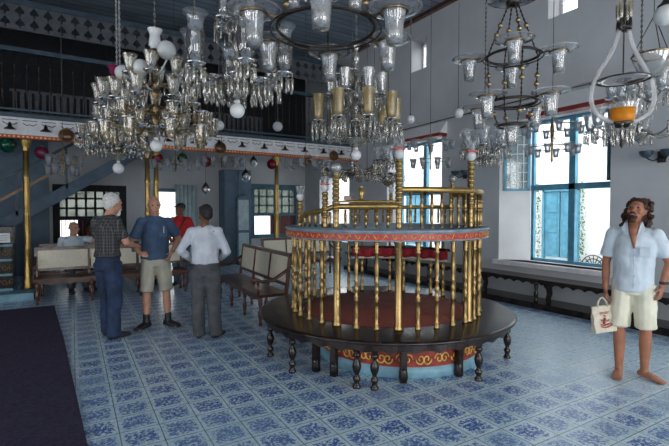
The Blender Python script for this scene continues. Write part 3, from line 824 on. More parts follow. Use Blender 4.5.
def cane_bench(label, loc, rz, L, panels, group='cane-backed benches', D=.5, BH=.95):
    """seat faces -y of its own frame; length along x"""
    t = thing('cane_bench', label, 'bench', loc, rz, group)
    MB().box((-L/2, -D, .40), (L/2, .02, .44)).build('seat', M['bwood'], t)
    scallop_strip(MB(), (-L/2+.03, -D+.03), (L/2-.03, -D+.03), .33, .40, .025, max(4, int(L*4)), .02).build('apron', M['bwood'], t)
    lg = mk(MB().lathe([(.02, 0), (.028, .03), (.018, .06), (.03, .12), (.034, .17), (.02, .22), (.018, .25), (.03, .3), (.03, .40)], 10).mesh('leg'), M['bwood'])
    n = max(2, int(L/.75)+1)
    for i in range(n):
        for y in (-D+.04, -.03): link('leg', lg, t, (-L/2+.05+(L-.1)*i/(n-1), y, 0))
    back = MB(); tilt = .16
    def bp(x, h): return (x, tilt*(h-.42)*.7, h)
    def slab(b, x0, x1, h0, h1, th):
        b.smooth = False
        vs = [bp(x0, h0), bp(x1, h0), bp(x1, h1), bp(x0, h1)]
        b.add([(x, y-th, z) for x, y, z in vs]+[(x, y+th, z) for x, y, z in vs], [(0, 1, 2, 3), (7, 6, 5, 4), (0, 4, 5, 1), (1, 5, 6, 2), (2, 6, 7, 3), (3, 7, 4, 0)])
    slab(back, -L/2, L/2, BH-.055, BH, .022); slab(back, -L/2, L/2, .53, .575, .02)
    for i in range(panels+1):
        x = -L/2+(L-.05)*i/panels; slab(back, x, x+(.05 if i in (0, panels) else .03), .42, BH-.01, .02)
    back.build('back_frame', M['bwood'], t)
    for i in range(panels):
        b = MB(); x0 = -L/2+(L-.05)*i/panels+.05; x1 = -L/2+(L-.05)*(i+1)/panels
        slab(b, x0, x1, .575, BH-.055, .008); b.build('cane_panel', M['cane'], t)
    for s in (-1, 1):
        x = s*(L/2-.02)
        b = MB(); b.tube([(x, .08, .80), (x, -.05, .72), (x, -.20, .63), (x, -.36, .62), (x, -.46, .66), (x, -.50, .64), (x, -.48, .60)], [.026, .026, .025, .025, .027, .024, .015], 8)
        b.tube([(x, -.42, .44), (x, -.42, .62)], .02, 8); b.build('armrest', M['bwood'], t)
    return t
cane_bench('cane-backed bench with curved arms left of the round platform', (2.80, 6.86, 0), radians(-90)-.05, 2.25, 3, D=.42, BH=1.0)
cane_bench('cane-backed bench at the left, behind the man in the plaid shirt', (.88, 9.50, 0), 0, 2.55, 3)
cane_bench('cane-backed bench in the far middle, seen through the platform balusters', (5.0, 9.8, 0), 0, 1.9, 3)
b = cane_bench('cane-backed bench with two people seated, directly behind the left front bench', (.55, 10.44, 0), 0, 1.8, 3)

# ------------------------------------------------------------ hanging lamps
def hang(t, x, y, z, ztop=CZ, m='cord', r=.005, name='hanging_cord', beads=False):
    b = MB(); b.tube([(x, y, z), (x, y, ztop)], r, 6)
    if beads:
        k = z+.03
        while k < ztop: b.ball((x, y, k), r*2.0, 6, (1, 1, 1.5)); k += .05
    o = b.build(name, M[m], t); return o
# shared meshes
bell = mk(MB().lathe([(.0, -.158), (.036, -.158), (.040, -.12), (.044, -.06), (.053, -.015), (.060, -.004)], 22, closed=False).mesh('glass_bell'), M['glass_rim'])
brim = mk(MB().lathe([(.060, -.004), (.078, .0), (.108, .007), (.127, .004), (.127, .009), (.108, .012)], 26, closed=False).mesh('glass_brim'), M['brim'])
bell_ring = mk(MB().tube([(.062*cos(k*pi/9), .062*sin(k*pi/9), -.012) for k in range(18)], .006, 6, closed=True).mesh('cup_ring'), M['old_brass'])
bell_liner = mk(MB().lathe([(.0, -.150), (.031, -.150), (.035, -.10), (.036, -.07)], 16, closed=False).mesh('inner_glass'), M['crystal'])
disc = mk(MB().lathe([(0, .03), (.10, .025), (.19, .0), (.2, -.01), (.19, .004), (.1, .03)], 28, closed=False).mesh('smoke_disc'), M['brim'])
BEAD = mk(MB().ball((0, 0, 0), .019, 10).mesh('brass_bead'), M['old_brass'])
def glass_cup(parent, loc, s=1.0, liner=True):
    c = link('glass_bell', bell, parent, loc, sc=s)
    link('cup_ring', bell_ring, c); link('glass_brim', brim, c)
    if liner: link('inner_glass', bell_liner, c)
    return c
def ring_b(b, R, z, r=.008, n=40): b.tube([(R*cos(2*pi*k/n), R*sin(2*pi*k/n), z) for k in range(n)], r, 6, closed=True); return b
def ringed_chandelier(name, label, p, tiers, group, hub_z, s=1.0, ztop=CZ, smoke=True):
    """tiers: (ring radius, cup radius, z offset, cups, phase)"""
    t = thing(name, label, 'chandelier', p, group=group)
    prev = None
    for (R, C_, z, n, ph, s_) in tiers:
        rg = ring_b(MB(), R, z, .010*s); 
        if C_ > R+.02: ring_b(rg, R*1.14, z-.012, .005*s)
        rg.build('iron_ring', M['iron'], t)
        for k in range(n):
            a = ph+2*pi*k/n; ca, sa = cos(a), sin(a)
            if C_ > .02:
                MB().tube([(R*ca, R*sa, z), ((R+C_)/2*ca, (R+C_)/2*sa, z+.012), ((C_-.062*s_)*ca, (C_-.062*s_)*sa, z)], .007*s, 6).build('arm', M['old_brass'], t)
            glass_cup(t, (C_*ca, C_*sa, z+.01), s_)
    nt_ = len(tiers)
    for i in range(4):
        a = pi/4+i*pi/2+.2; pts = [(.03*cos(a), .03*sin(a), hub_z)]+[(R*cos(a), R*sin(a), z) for (R, _, z, _, _, _) in tiers]
        b = MB(); bb = []
        for u, v in zip(pts, pts[1:]):
            u, v = Vector(u), Vector(v); L = (v-u).length; b.tube([u, v], .0045*s, 6)
            k = int(L/(.03*s))
            for j in range(1, k):
                b.ball(u.lerp(v, j/k), .008*s, 6, (1, 1, 1.3))
            for f in (.42, .60) if L > .2*s else (.5,): bb.append(u.lerp(v, f))
        ch = b.build('chain', M['iron'], t); [link('brass_bead', BEAD, ch, q, sc=s) for q in bb]
    MB().lathe([(.0, hub_z-.03), (.03, hub_z-.025), (.05, hub_z-.005), (.052, hub_z+.01), (.02, hub_z+.03), (.015, hub_z+.09), (0, hub_z+.1)], 14).build('hub', M['iron'], t)
    if smoke: link('smoke_disc', disc, t, (0, 0, hub_z+.05), sc=(.95, .95, .6))
    hang(t, 0, 0, hub_z+.05, ztop-p.z, 'cord', .006, 'suspension_chain', True)
    return t
pA = at(511, 58, 3.25)
ringed_chandelier('ringed_chandelier', 'two-tier iron ring chandelier with flared glass cups before the near window', pA,
    [(.18, .30, 0, 4, radians(-20)-YAW, 1.0), (.165, .29, -.33, 4, radians(35)-YAW, 1.0), (.10, .0, -.50, 1, 0, 1.0)], 'iron ring chandeliers', .38)
pB = at(326, 31, 2.6)
ringed_chandelier('ringed_chandelier', 'large iron ring chandelier with flared cups cut off by the top edge', pB,
    [(.28, .43, 0, 6, radians(28)-YAW, 1.15), (.16, .27, .34, 4, .3, 1.0)], 'iron ring chandeliers', .75, smoke=False)

# crystal parts
prism_m = mk(MB().lathe([(0, -.085), (.0075, -.075), (.008, -.02), (.004, -.012), (.0, -.01)], 6, closed=False).ball((0, 0, 0), .0075, 6).mesh('prism'), M['crystal'])
def hurricane(s, m):
    return mk(MB().lathe([(.012*s, 0), (.03*s, .01*s), (.045*s, .06*s), (.050*s, .12*s), (.043*s, .17*s), (.038*s, .20*s), (.046*s, .235*s), (.066*s, .258*s)], 20, closed=False).mesh('hurricane_shade'), M[m])
def tulip(s, m):
    return mk(MB().lathe([(.012*s, 0), (.028*s, .012*s), (.036*s, .05*s), (.044*s, .10*s), (.056*s, .135*s)], 16, closed=False).mesh('tulip_shade'), M[m])
def straight(s, m):
    return mk(MB().lathe([(.0, 0), (.026*s, .0), (.032*s, .03*s), (.040*s, .12*s), (.046*s, .15*s)], 16, closed=False).mesh('cut_glass_shade'), M[m])
pan = mk(MB().lathe([(.0, -.012), (.02, -.012), (.05, .004), (.062, .01), (.05, .0), (.02, -.016)], 16, closed=False).mesh('drip_pan'), M['crystal'])
HUR = hurricane(1, 'glass'); TUL = tulip(1, 'glass_rim'); TULC = tulip(1, 'cream_glass'); AMB = mk(MB().lathe([(.0, 0), (.024, .0), (.030, .03), (.034, .12), (.037, .16)], 16, closed=False).mesh('cut_glass_shade'), M['amber']); BEL = mk(MB().lathe([(.0, -.13), (.03, -.13), (.034, -.07), (.045, 0)], 14, closed=False).mesh('glass_cup'), M['cream_glass'])
def s_arm(R, z0, z1, r, dip, m='crystal'):
    pts = []
    for i in range(13):
        u = i/12; pts.append((.02+(R-.02)*u, 0, z0+(z1-z0)*u-dip*sin(u*pi)**1.0*(1-.25*u)))
    return mk(MB().tube(pts, r, 7).mesh('arm'), M[m])
def crystal_chandelier(label, p, tiers, group='crystal chandeliers', stem=(-.2, .5), m='crystal', globe=.045, ztop=CZ, chain='cord', name='crystal_chandelier', stem_bulbs=True, bowl=True):
    """tiers: R, z, n, phase, shade mesh (or None), scale, prisms per arm, dip"""
    t = thing(name, label, 'chandelier', p, group=group)
    z0, z1 = stem
    b = MB(); prof = [(0, z0)]; k = int((z1-z0)/.03)
    for i in range(1, k):
        z = z0+(z1-z0)*i/k; prof.append((.012+(.024*abs(sin(i*.9))**2 if stem_bulbs else .0), z))
    prof.append((0, z1)); b.lathe(prof, 10, closed=False); b.build('stem', M[m], t)
    if bowl: MB().lathe([(0, z0+.02), (.05, z0+.035), (.095, z0+.085), (.11, z0+.11), (.09, z0+.085), (.04, z0+.04)], 18, closed=False).build('centre_bowl', M['crystal'], t)
    if globe: MB().ball((0, 0, z0-globe), globe, 14).lathe([(.01, z0-.01), (.02, z0+.01), (.01, z0+.03)], 8).build('opal_globe', M['opal'], t)
    for (R, z, n, ph, sh, s_, npr, dip) in tiers:
        am = s_arm(R, z-.02, z, .0085, dip, m)
        for j in range(n):
            a = ph+2*pi*j/n; c, s = cos(a), sin(a)
            link('arm', am, t, (0, 0, 0), a)
            link('drip_pan', pan, t, (R*c, R*s, z))
            if sh is not None:
                link(sh.name.split('.')[0], sh, t, (R*c, R*s, z+.008), sc=s_)
            for q in range(npr):
                b_ = 2*pi*q/npr+a
                link('prism', prism_m, t, (R*c+.055*cos(b_), R*s+.055*sin(b_), z-.012-.01*(q % 2)), b_, sc=s_)
    hang(t, 0, 0, z1-.02, ztop-p.z, chain, .006, 'suspension_chain', True)
    return t
def near_up(px): return at(px, 0, 1)
# large hurricane chandelier
pC = at(238, 78, 2.9)
crystal_chandelier('crystal chandelier with tall hurricane shades, nearest the camera left of centre', pC,
    [(.31, .0, 6, .35, HUR, 1.15, 8, .06), (.17, -.04, 6, .2, None, 1.3, 9, .02), (.12, .32, 4, .5, HUR, .8, 6, .02)], stem=(-.17, .75), globe=.048)
# amber cut-glass chandelier
pD = at(356, 125, 3.9)
crystal_chandelier('crystal chandelier with amber cut-glass cylinder shades, above the platform left part', pD,
    [(.35, .0, 9, .2, AMB, 1.35, 7, .14), (.20, -.02, 7, .5, None, 1.2, 6, .10), (.22, .24, 7, .1, straight(1, 'crystal'), 1.15, 5, .12), (.13, .42, 5, .1, None, 1.15, 5, .10)], stem=(-.22, .72), globe=.045)
# cream cluster at left
pE = at(157, 104, 3.7)
t = crystal_chandelier('tall three-tier cluster chandelier with cream glass cups, white opal balls and glass prisms', pE,
    [(.38, -.20, 8, .1, BEL, 1.1, 2, .02), (.30, .0, 7, .5, TULC, 1.1, 5, .06), (.20, .20, 6, .2, TULC, 1.05, 3, .05), (.22, -.22, 7, .4, TULC, .85, 4, .03), (.36, -.06, 6, .7, BEL, 1.0, 1, .02)], stem=(-.30, .46), m='old_brass', globe=.05)
MB().lathe([(.03, .44), (.05, .47), (.045, .52), (.04, .55), (.06, .60)], 14, closed=False).build('top_cup', M['opal'], t)
for (px, py, r) in ((142.5, 69, .066), (168.5, 52, .074)):
    q = at(px, py, 3.6)-pE; MB().ball(q, r, 16).tube([(q.x, q.y, q.z-r), (q.x*.5, q.y*.5, q.z-r-.08), (0, 0, q.z-r-.1)], .008, 6).build('opal_ball', M['opal'], t)
pE1 = at(119, 143, 4.9)
crystal_chandelier('wide low crystal chandelier hung with many prisms, at the left behind the tall cluster chandelier', pE1,
    [(.35, .02, 10, .1, TULC, 1.05, 7, .06), (.27, -.06, 8, .3, TULC, .9, 5, .04), (.2, .22, 6, .3, TULC, 1.05, 3, .04)], stem=(-.22, .42), globe=.06, chain='cord_pale')
pE3 = at(122, 105, 4.3)
t = crystal_chandelier('slim chandelier with cream tulip glasses under a magenta-collared white ball at left', pE3,
    [(.20, .0, 5, .1, TULC, 1.3, 3, .04), (.22, -.2, 5, .5, BEL, 1.1, 2, .02)], stem=(-.22, .2), globe=0, chain='cord_pale')
q = at(124.5, 74, 4.25)-pE3; MB().ball(q, .07, 16).build('opal_ball', M['opal'], t)
q = at(117, 73, 4.3)-pE3; MB().lathe([(.01, -.05), (.045, -.02), (.05, .02), (.07, .05)], 10, (q.x, q.y, q.z), closed=False).build('magenta_collar', M['pink_glass'], t)
# mid-left extra brass cup chandelier
pE4 = at(196, 118, 4.4)
crystal_chandelier('sparse brass chandelier with downward glass cups right of the cream cluster', pE4,
    [(.20, .0, 4, .3, BEL, 1.3, 2, .02), (.12, -.14, 3, .9, BEL, 1.2, 0, .02)], stem=(-.15, .25), m='old_brass', globe=0, bowl=False)
# right-hand crystal chandelier behind the oil lamp
pG = at(638, 128, 4.3)
crystal_chandelier('crystal chandelier with clear tulip glasses at the right, behind the orange oil lamp', pG,
    [(.42, .0, 8, .3, TUL, 1.3, 6, .10), (.24, .3, 6, .1, TUL, 1.2, 4, .08)], stem=(-.16, .75), globe=0)
pG2 = at(641, 66, 4.4)
t = thing('cut_glass_bowl_lamp', 'cut-glass bowl lamp hanging on chains above the right crystal chandelier', 'lamp', at(650, 66, 3.9))
b = MB().lathe([(.0, -.11), (.05, -.105), (.12, -.04), (.155, .05), (.16, .08)], 24, closed=False); b.build('bowl', M['crystal'], t)
ring_b(MB(), .16, .08, .008).build('rim', M['old_brass'], t)
for k in range(3):
    a = 2*pi*k/3; MB().tube([(.16*cos(a), .16*sin(a), .08), (0, 0, .42)], .004, 5).build('chain', M['iron'], t)
hang(t, 0, 0, .42, CZ-t.location.z)
# crystal with coral rims (behind right post)
pX = at(484, 148, 4.9)
crystal_chandelier('small crystal chandelier with clear tulip glasses beside the tall right post', pX,
    [(.22, .0, 7, .2, TUL, 1.3, 5, .06), (.12, -.10, 5, .5, None, 1, 6, .03)], stem=(-.2, .3), globe=0)
pY = at(352, 172, 6.6)
crystal_chandelier('far crystal chandelier with hanging prisms and clear cups, above the gold desk rail', pY,
    [(.42, .06, 9, .1, BEL, 1.1, 4, .04), (.22, -.02, 6, .4, BEL, 1.0, 3, .03)], stem=(-.12, .3), globe=0)
pZ = at(388, 168, 5.6)
crystal_chandelier('slender crystal chandelier with long glass stem, left of the tall front post', pZ,
    [(.13, .1, 5, .1, TUL, 1.1, 4, .05), (.15, -.08, 5, .5, None, 1, 6, .04)], stem=(-.25, .3), globe=0)
# small cup chandeliers in front of the windows and under the balcony
def cup_rings(label, p, R, tiers, n, s, grp='small cup chandeliers', m='old_brass', chain='cord'):
    t = thing('cup_chandelier', label, 'chandelier', p, group=grp)
    for i, z in enumerate(tiers):
        RR = R*(1-.12*i); ring_b(MB(), RR, z, .006, 28).build('brass_ring', M[m], t)
        for k in range(n):
            a = 2*pi*k/n+i*.4; link('glass_cup', BEL2, t, (RR*1.04*cos(a), RR*1.04*sin(a), z+.02), sc=s)
        b = MB()
        for k in range(3): a = 2*pi*k/3; b.tube([(RR*cos(a), RR*sin(a), z), (0, 0, z+.14)], .0035, 5)
        b.build('stays', M[m], t)
    MB().lathe([(0, tiers[-1]-.18), (.015, tiers[-1]-.15), (.012, tiers[-1]), (.025, 0), (.012, .06), (.0, .3)], 8).build('stem', M[m], t)
    hang(t, 0, 0, .2, CZ-p.z, chain)
    return t
BEL2 = mk(MB().lathe([(.0, -.11), (.028, -.11), (.033, -.05), (.045, 0), (.07, .008)], 14, closed=False).mesh('glass_cup'), M['brim'])
cup_rings('two-tier cup chandelier silhouetted against the near window', at(551, 128, 5.3), .30, (0, -.24), 8, .95)
cup_rings('two-tier cup chandelier silhouetted against the far window', at(430, 143, 8.0), .36, (0, -.32), 8, 1.3)
cup_rings('small cup chandelier under the balcony edge at the far left', at(64, 158, 7.6), .24, (0, -.15), 5, 1.5)
cup_rings('small cup chandelier behind the bald man\'s column under the balcony', at(176, 163, 8.3), .40, (0,), 9, 1.25)
cup_rings('long row of glass cups on a ring, right of the doorway under the balcony', at(222, 160, 9.3), .40, (0,), 11, 1.25)
cup_rings('ring of glass cups beneath the balcony right of the brass column', at(306, 162, 8.6), .40, (0,), 11, 1.25)
# twin clear globe lamps before the slate cupboard
for k, (px, py, r) in enumerate([(246, 176, .10), (254, 162, .08), (291, 166, .075), (206, 189, .09)]):
    m_ = (px-334.5)/F; d = 10.9/(cos(YAW)-m_*sin(YAW)); p = at(px, py, d); r *= d/8.6
    t = thing('clear_globe_lamp', ['clear glass globe lamp hanging low before the slate cupboard', 'smaller clear globe lamp just above the low one by the cupboard', 'clear globe lamp right of the brass column under the balcony', 'clear pear-shaped lamp in front of the bright doorway'][k], 'lamp', p, group='clear globe lamps')
    MB().lathe([(.015, r*1.1), (r*.5, r*.9), (r, .0), (r*.75, -r*.75), (.02, -r*1.25), (0, -r*1.3)], 16, closed=False).build('globe', M['glass_rim'], t)
    MB().lathe([(.02, r*.95), (.05, r*1.1), (.02, r*1.25), (.01, r*1.5)], 10).build('cap', M['iron'], t)
    hang(t, 0, 0, r*1.4, 3.362-p.z)
# coloured glass balls
balls = [(9, 145, .17, 'green_glass', 'big green glass ball lamp at the far left under the balcony edge'),
         (43, 153, .135, 'pink_glass', 'magenta glass ball lamp near the left brass column'),
         (158, 158.5, .13, 'red_glass', 'red glass ball lamp directly above the bald man'),
         (183, 158.5, .12, 'green_glass', 'green glass ball lamp between two red ones'),
         (207, 162, .125, 'red_glass', 'red glass ball lamp above the back doorway'),
         (272, 164.5, .12, 'red_glass', 'red glass ball lamp left of the middle brass column'),
         (309, 160, .115, 'brown_glass', 'maroon glass ball lamp under the red beam, right of the column'),
         (326, 169, .10, 'pink_glass', 'magenta glass ball lamp over the left platform post'),
         (367, 172, .085, 'red_glass', 'red glass ball lamp above the platform desk rail'),
         (374, 175, .07, 'green_glass', 'small green glass ball lamp next to the red one over the desk rail')]
for (px, py, r, m, lab) in balls:
    m_ = (px-334.5)/F; d = (10.33 if px < 350 else 5.6)/(cos(YAW)-m_*sin(YAW)); p = at(px, py, d); r *= .86*d/(9.2 if px > 100 else 8.2)*(.8 if px > 350 else 1)
    t = thing('coloured_ball_lamp', lab, 'lamp', p, group='coloured glass balls along the balcony')
    MB().ball((0, 0, 0), r, 18).build('glass_ball', M[m], t)
    MB().lathe([(.05, r*.93), (.06, r*.98), (.02, r*1.1), (.01, r*1.25)], 12).build('metal_cap', M['old_brass'], t)
    hang(t, 0, 0, r*1.2, (2.97 if px < 350 else CZ)-p.z)
for (px, py, lab) in [(68, 136, 'round brown glass disc against the white balcony fascia at left'), (221, 148, 'round amber disc on the balcony fascia above the doorway'), (334, 156, 'round amber disc above the left platform post')]:
    m_ = (px-334.5)/F; p = at(px, py, 10.225/(cos(YAW)-m_*sin(YAW)))
    t = thing('amber_disc_lamp', lab, 'lamp', p, group='round amber discs')
    MB().ball((0, 0, 0), .13, 16, (1, .4, 1)).build('disc', M['brown_glass'], t)
    MB().tube([(.13*cos(k*pi/10), 0, .13*sin(k*pi/10)) for k in range(20)], .012, 6, closed=True).build('rim', M['old_brass'], t)
    MB().box((-.02, .04, -.02), (.02, .07, .02)).build('fixing', M['iron'], t)
# white opal balls on cords
for (px, py, d, r, lab) in [(220, 126, 5.0, .055, 'small white ball on a cord left of the hurricane chandelier globe'), (278, 127, 5.0, .055, 'small white ball on a cord right of the hurricane chandelier'),
                            (410, 120, 5.2, .05, 'small white ball on a long cord below the recessed wall opening'), (457.5, 114, 5.0, .055, 'small white ball on a cord left of the ringed cup chandelier')]:
    p = at(px, py, d)
    t = thing('opal_ball_lamp', lab, 'lamp', p, group='white balls on cords')
    MB().ball((0, 0, 0), r, 16).build('opal_ball', M['opal'], t)
    MB().lathe([(.012, r*.95), (.015, r*1.1), (.005, r*1.4)], 8).build('cap', M['old_brass'], t)
    hang(t, 0, 0, r*1.2, CZ-p.z)
# opal globe lamp top right
p = at(661, 16, 2.7)
t = thing('opal_globe_lamp', 'white opal globe lamp with dark cap in the upper right corner', 'lamp', p)
MB().ball((0, 0, -.01), .062, 18).build('globe', M['opal'], t)
MB().lathe([(.04, .035), (.042, .047), (.025, .06), (.012, .08), (.007, .12)], 14).build('cap', M['iron'], t)
hang(t, 0, 0, .11, CZ-p.z)

# the oil lamp with looping glass tubes
pF = at(620.5, 118, 2.45)
t = thing('oil_lamp', 'hanging oil lamp with looping glass tubes and an orange oil cup, right of window', 'oil lamp', pF)
right = Vector((cos(YAW), -sin(YAW), 0))
for s in (-1, 1):
    pts = []
    for (w, z) in [(.025, .48), (.045, .40), (.085, .32), (.135, .24), (.165, .17), (.172, .10), (.155, .04), (.115, .0), (.06, -.025), (.02, -.03)]:
        pts.append(right*(w*s)+Vector((0, 0, z)))
    sp_ = []
    for i in range(len(pts)-1):
        for k in range(4):
            p0 = pts[max(i-1, 0)]; p1 = pts[i]; p2 = pts[i+1]; p3 = pts[min(i+2, len(pts)-1)]; u = k/4
            sp_.append(.5*((2*p1)+(p2-p0)*u+(2*p0-5*p1+4*p2-p3)*u*u+(3*p1-p0-3*p2+p3)*u**3))
    sp_.append(pts[-1])
    b = MB(); b.tube(sp_, [.011+.0018*(i % 2) for i in range(len(sp_))], 10); b.build('glass_tube', M['pearl'], t)
MB().lathe([(0, -.03), (.050, -.03), (.058, -.01), (.063, .05), (.0, .05)], 24, closed=False).build('oil_cup', M['orange'], t)
MB().lathe([(.0635, .046), (.066, .06), (.069, .072)], 20, closed=False).build('cup_rim', M['glass_rim'], t)
MB().lathe([(0, -.06), (.03, -.055), (.058, -.03), (.05, -.025), (.0, -.028)], 16).build('cup_holder', M['iron'], t)
MB().lathe([(0, .212), (.04, .212), (.10, .207), (.128, .203), (.132, .20), (.1, .201), (.04, .205)], 28, closed=False).build('smoke_disc', M['smoke'], t)
ring_b(MB(), .130, .203, .004, 36).build('disc_rim', M['iron'], t)
b = MB(); ring_b(b, .032, .48, .006, 16)
for k in range(4): a = k*pi/2; b.lathe([(.007, .465), (.010, .48), (.009, .51), (.006, .53)], 8, (.032*cos(a), .032*sin(a), 0))
b.build('crown', M['iron'], t)
b = MB()
for k in range(4): a = k*pi/2; b.lathe([(.006, .53), (.011, .55), (.013, .62)], 8, (.032*cos(a), .032*sin(a), 0), closed=False)
b.build('crown_glasses', M['cream_glass'], t)
b = MB()
k = .235
while k < .5: b.ball((0, 0, k), .005, 6, (1, 1, 1.6)); k += .014
b.build('chain', M['iron'], t)
b = MB().lathe([(.008, -.06), (.014, -.09), (.006, -.12), (.012, -.15), (0, -.17)], 10)
b.build('lower_stem', M['iron'], t)
for k in range(14):
    a = 2*pi*k/14; link('prism', prism_m, t, (.05*cos(a), .05*sin(a), -.045-.03*(k % 2)), a, sc=1.0)
hang(t, 0, 0, .5, CZ-pF.z, 'iron', .005, 'suspension_chain', True)
# wall sconces of dark glass
for k, (px, py, X) in enumerate([(661, 157, WX), (465, 175, WX)]):
    m_ = (px-334.5)/F; d = X/(m_*cos(YAW)+sin(YAW)); p = at(px, py, d)
    t = thing('wall_sconce', 'dark glass wall sconce with twin cups ' + ['behind the curly-haired man, at the right edge', 'near the right platform post'][k], 'wall lamp', p, group='dark wall sconces')
    MB().box((-.02, -.05, -.08), (-.002, .05, .08)).build('back_plate', M['iron'], t)
    for s in (-1, 1):
        MB().tube([(-.01, 0, 0), (-.12, .06*s, -.06), (-.16, .12*s, -.02)], .01, 6).build('arm', M['iron'], t)
        MB().lathe([(0, -.02), (.05, .0), (.085, .05), (.09, .08)], 12, (-.16, .13*s, 0), closed=False).build('cup', M['blue_rail'], t)
# loose cords and the iron rod on the wall
rod = MB().tube([(6.95, 9.1, 3.50), (6.95, 7.0, 3.535), (6.95, 5.2, 3.55), (6.95, 3.6, 3.56)], .011, 6)
for y in (9.0, 6.2, 3.8): rod.tube([(6.95, y, 3.545), (7.098, y, 3.545)], .008, 6)
tag(rod.build('iron_rod', M['iron']), 'thin dark iron rod running along the long wall above the windows', 'rod')

# ------------------------------------------------------------ people
M['skin'] = mat('skin', (.52, .27, .18), .5, var=.08, scale=14)
M['skin_tan'] = mat('tanned_skin', (.33, .135, .075), .5, var=.1, scale=14)
M['skin_dark'] = mat('brown_skin', (.16, .075, .04), .5, var=.1, scale=14)
M['white_hair'] = mat('white_hair', (.70, .69, .66), .7, var=.15, scale=60, bump=.6, bscale=120)
M['black_hair'] = mat('black_hair', (.012, .010, .010), .5, var=.3, scale=60, bump=.6, bscale=120)
M['brown_hair'] = mat('curly_brown_hair', (.045, .018, .008), .6, var=.5, scale=45, bump=.8, bscale=90)
M['denim'] = mat('blue_denim', (.016, .034, .085), .85, var=.3, scale=9, bump=.35, bscale=16)
M['denim_faded'] = mat('faded_denim', (.08, .13, .20), .85, var=.3, scale=9, bump=.3)
M['blue_shirt'] = mat('steel_blue_shirt', (.055, .10, .18), .85, var=.15, scale=8, bump=.3, bscale=14)
M['pale_shirt'] = mat('pale_blue_shirt', (.50, .54, .60), .85, var=.08, scale=8, bump=.35, bscale=12)
M['sky_shirt'] = mat('light_blue_linen_shirt', (.54, .62, .68), .85, var=.08, scale=8, bump=.35, bscale=12)
M['red_shirt'] = mat('red_tshirt', (.46, .015, .02), .85, var=.15, scale=8, bump=.3)
M['beige'] = mat('beige_cotton', (.42, .41, .33), .85, var=.08, scale=8, bump=.35, bscale=12)
M['cream'] = mat('cream_cotton', (.68, .66, .52), .85, var=.06, scale=8, bump=.35, bscale=12)
M['grey_cloth'] = mat('dark_grey_trousers', (.065, .07, .078), .85, var=.2, scale=8, bump=.3, bscale=12)
M['shoe'] = mat('dark_shoe', (.02, .02, .024), .5, var=.2)
M['eye'] = mat('eye', (.02, .015, .012), .2, var=.1)
M['lip'] = mat('lips', (.36, .12, .09), .5, var=.1)
M['tote'] = mat('cream_canvas', (.62, .56, .44), .9, var=.08, scale=20)
def plaid():
    m = mat('dark_plaid', (.022, .024, .026), .85, var=.2); n, l, p = nt(m)
    tc = n.new('ShaderNodeTexCoord'); sp = n.new('ShaderNodeSeparateXYZ'); l.new(tc.outputs['Object'], sp.inputs[0])
    prev = p.inputs['Base Color'].links[0].from_socket
    for ax in (0, 2, 1):
        a = n.new('ShaderNodeMath'); a.operation = 'MULTIPLY'; a.inputs[1].default_value = 26; l.new(sp.outputs[ax], a.inputs[0])
        f = n.new('ShaderNodeMath'); f.operation = 'FRACT'; l.new(a.outputs[0], f.inputs[0])
        g = n.new('ShaderNodeMath'); g.operation = 'LESS_THAN'; g.inputs[1].default_value = .2; l.new(f.outputs[0], g.inputs[0])
        h = n.new('ShaderNodeMath'); h.operation = 'MULTIPLY'; h.inputs[1].default_value = .14 if ax else .2; l.new(g.outputs[0], h.inputs[0])
        x = n.new('ShaderNodeMix'); x.data_type = 'RGBA'; l.new(h.outputs[0], x.inputs['Factor']); l.new(prev, x.inputs['A']); x.inputs['B'].default_value = (.30, .30, .28, 1)
        prev = x.outputs['Result']
    l.new(prev, p.inputs['Base Color']); return m
M['plaid'] = plaid()

def remeshed(b, name, m, parent, voxel=.008, wrinkle=0, wscale=9, smooth=3, xf=None):
    me = b.mesh('tmp'); o = bpy.data.objects.new('tmp', me); COL.objects.link(o)
    r = o.modifiers.new('r', 'REMESH'); r.mode = 'VOXEL'; r.voxel_size = voxel; r.use_smooth_shade = True
    if smooth:
        s = o.modifiers.new('s', 'SMOOTH'); s.iterations = smooth; s.factor = .5
    dg = bpy.context.evaluated_depsgraph_get()
    nm = bpy.data.meshes.new_from_object(o.evaluated_get(dg)); bpy.data.objects.remove(o); bpy.data.meshes.remove(me)
    if wrinkle:
        vs = nm.vertices; nr = [v.normal.copy() for v in vs]
        for v, q in zip(vs, nr):
            c = v.co
            d = noise.noise(Vector((c.x*wscale, c.y*wscale, c.z*wscale*.8)))+.5*noise.noise(Vector((c.x*wscale*2.3+5, c.y*wscale*2.3, c.z*wscale*1.6)))
            v.co = c+q*d*wrinkle
    nm.name = name
    for p in nm.polygons: p.use_smooth = True
    nm.materials.clear(); nm.materials.append(m)
    return link(name, nm, parent)

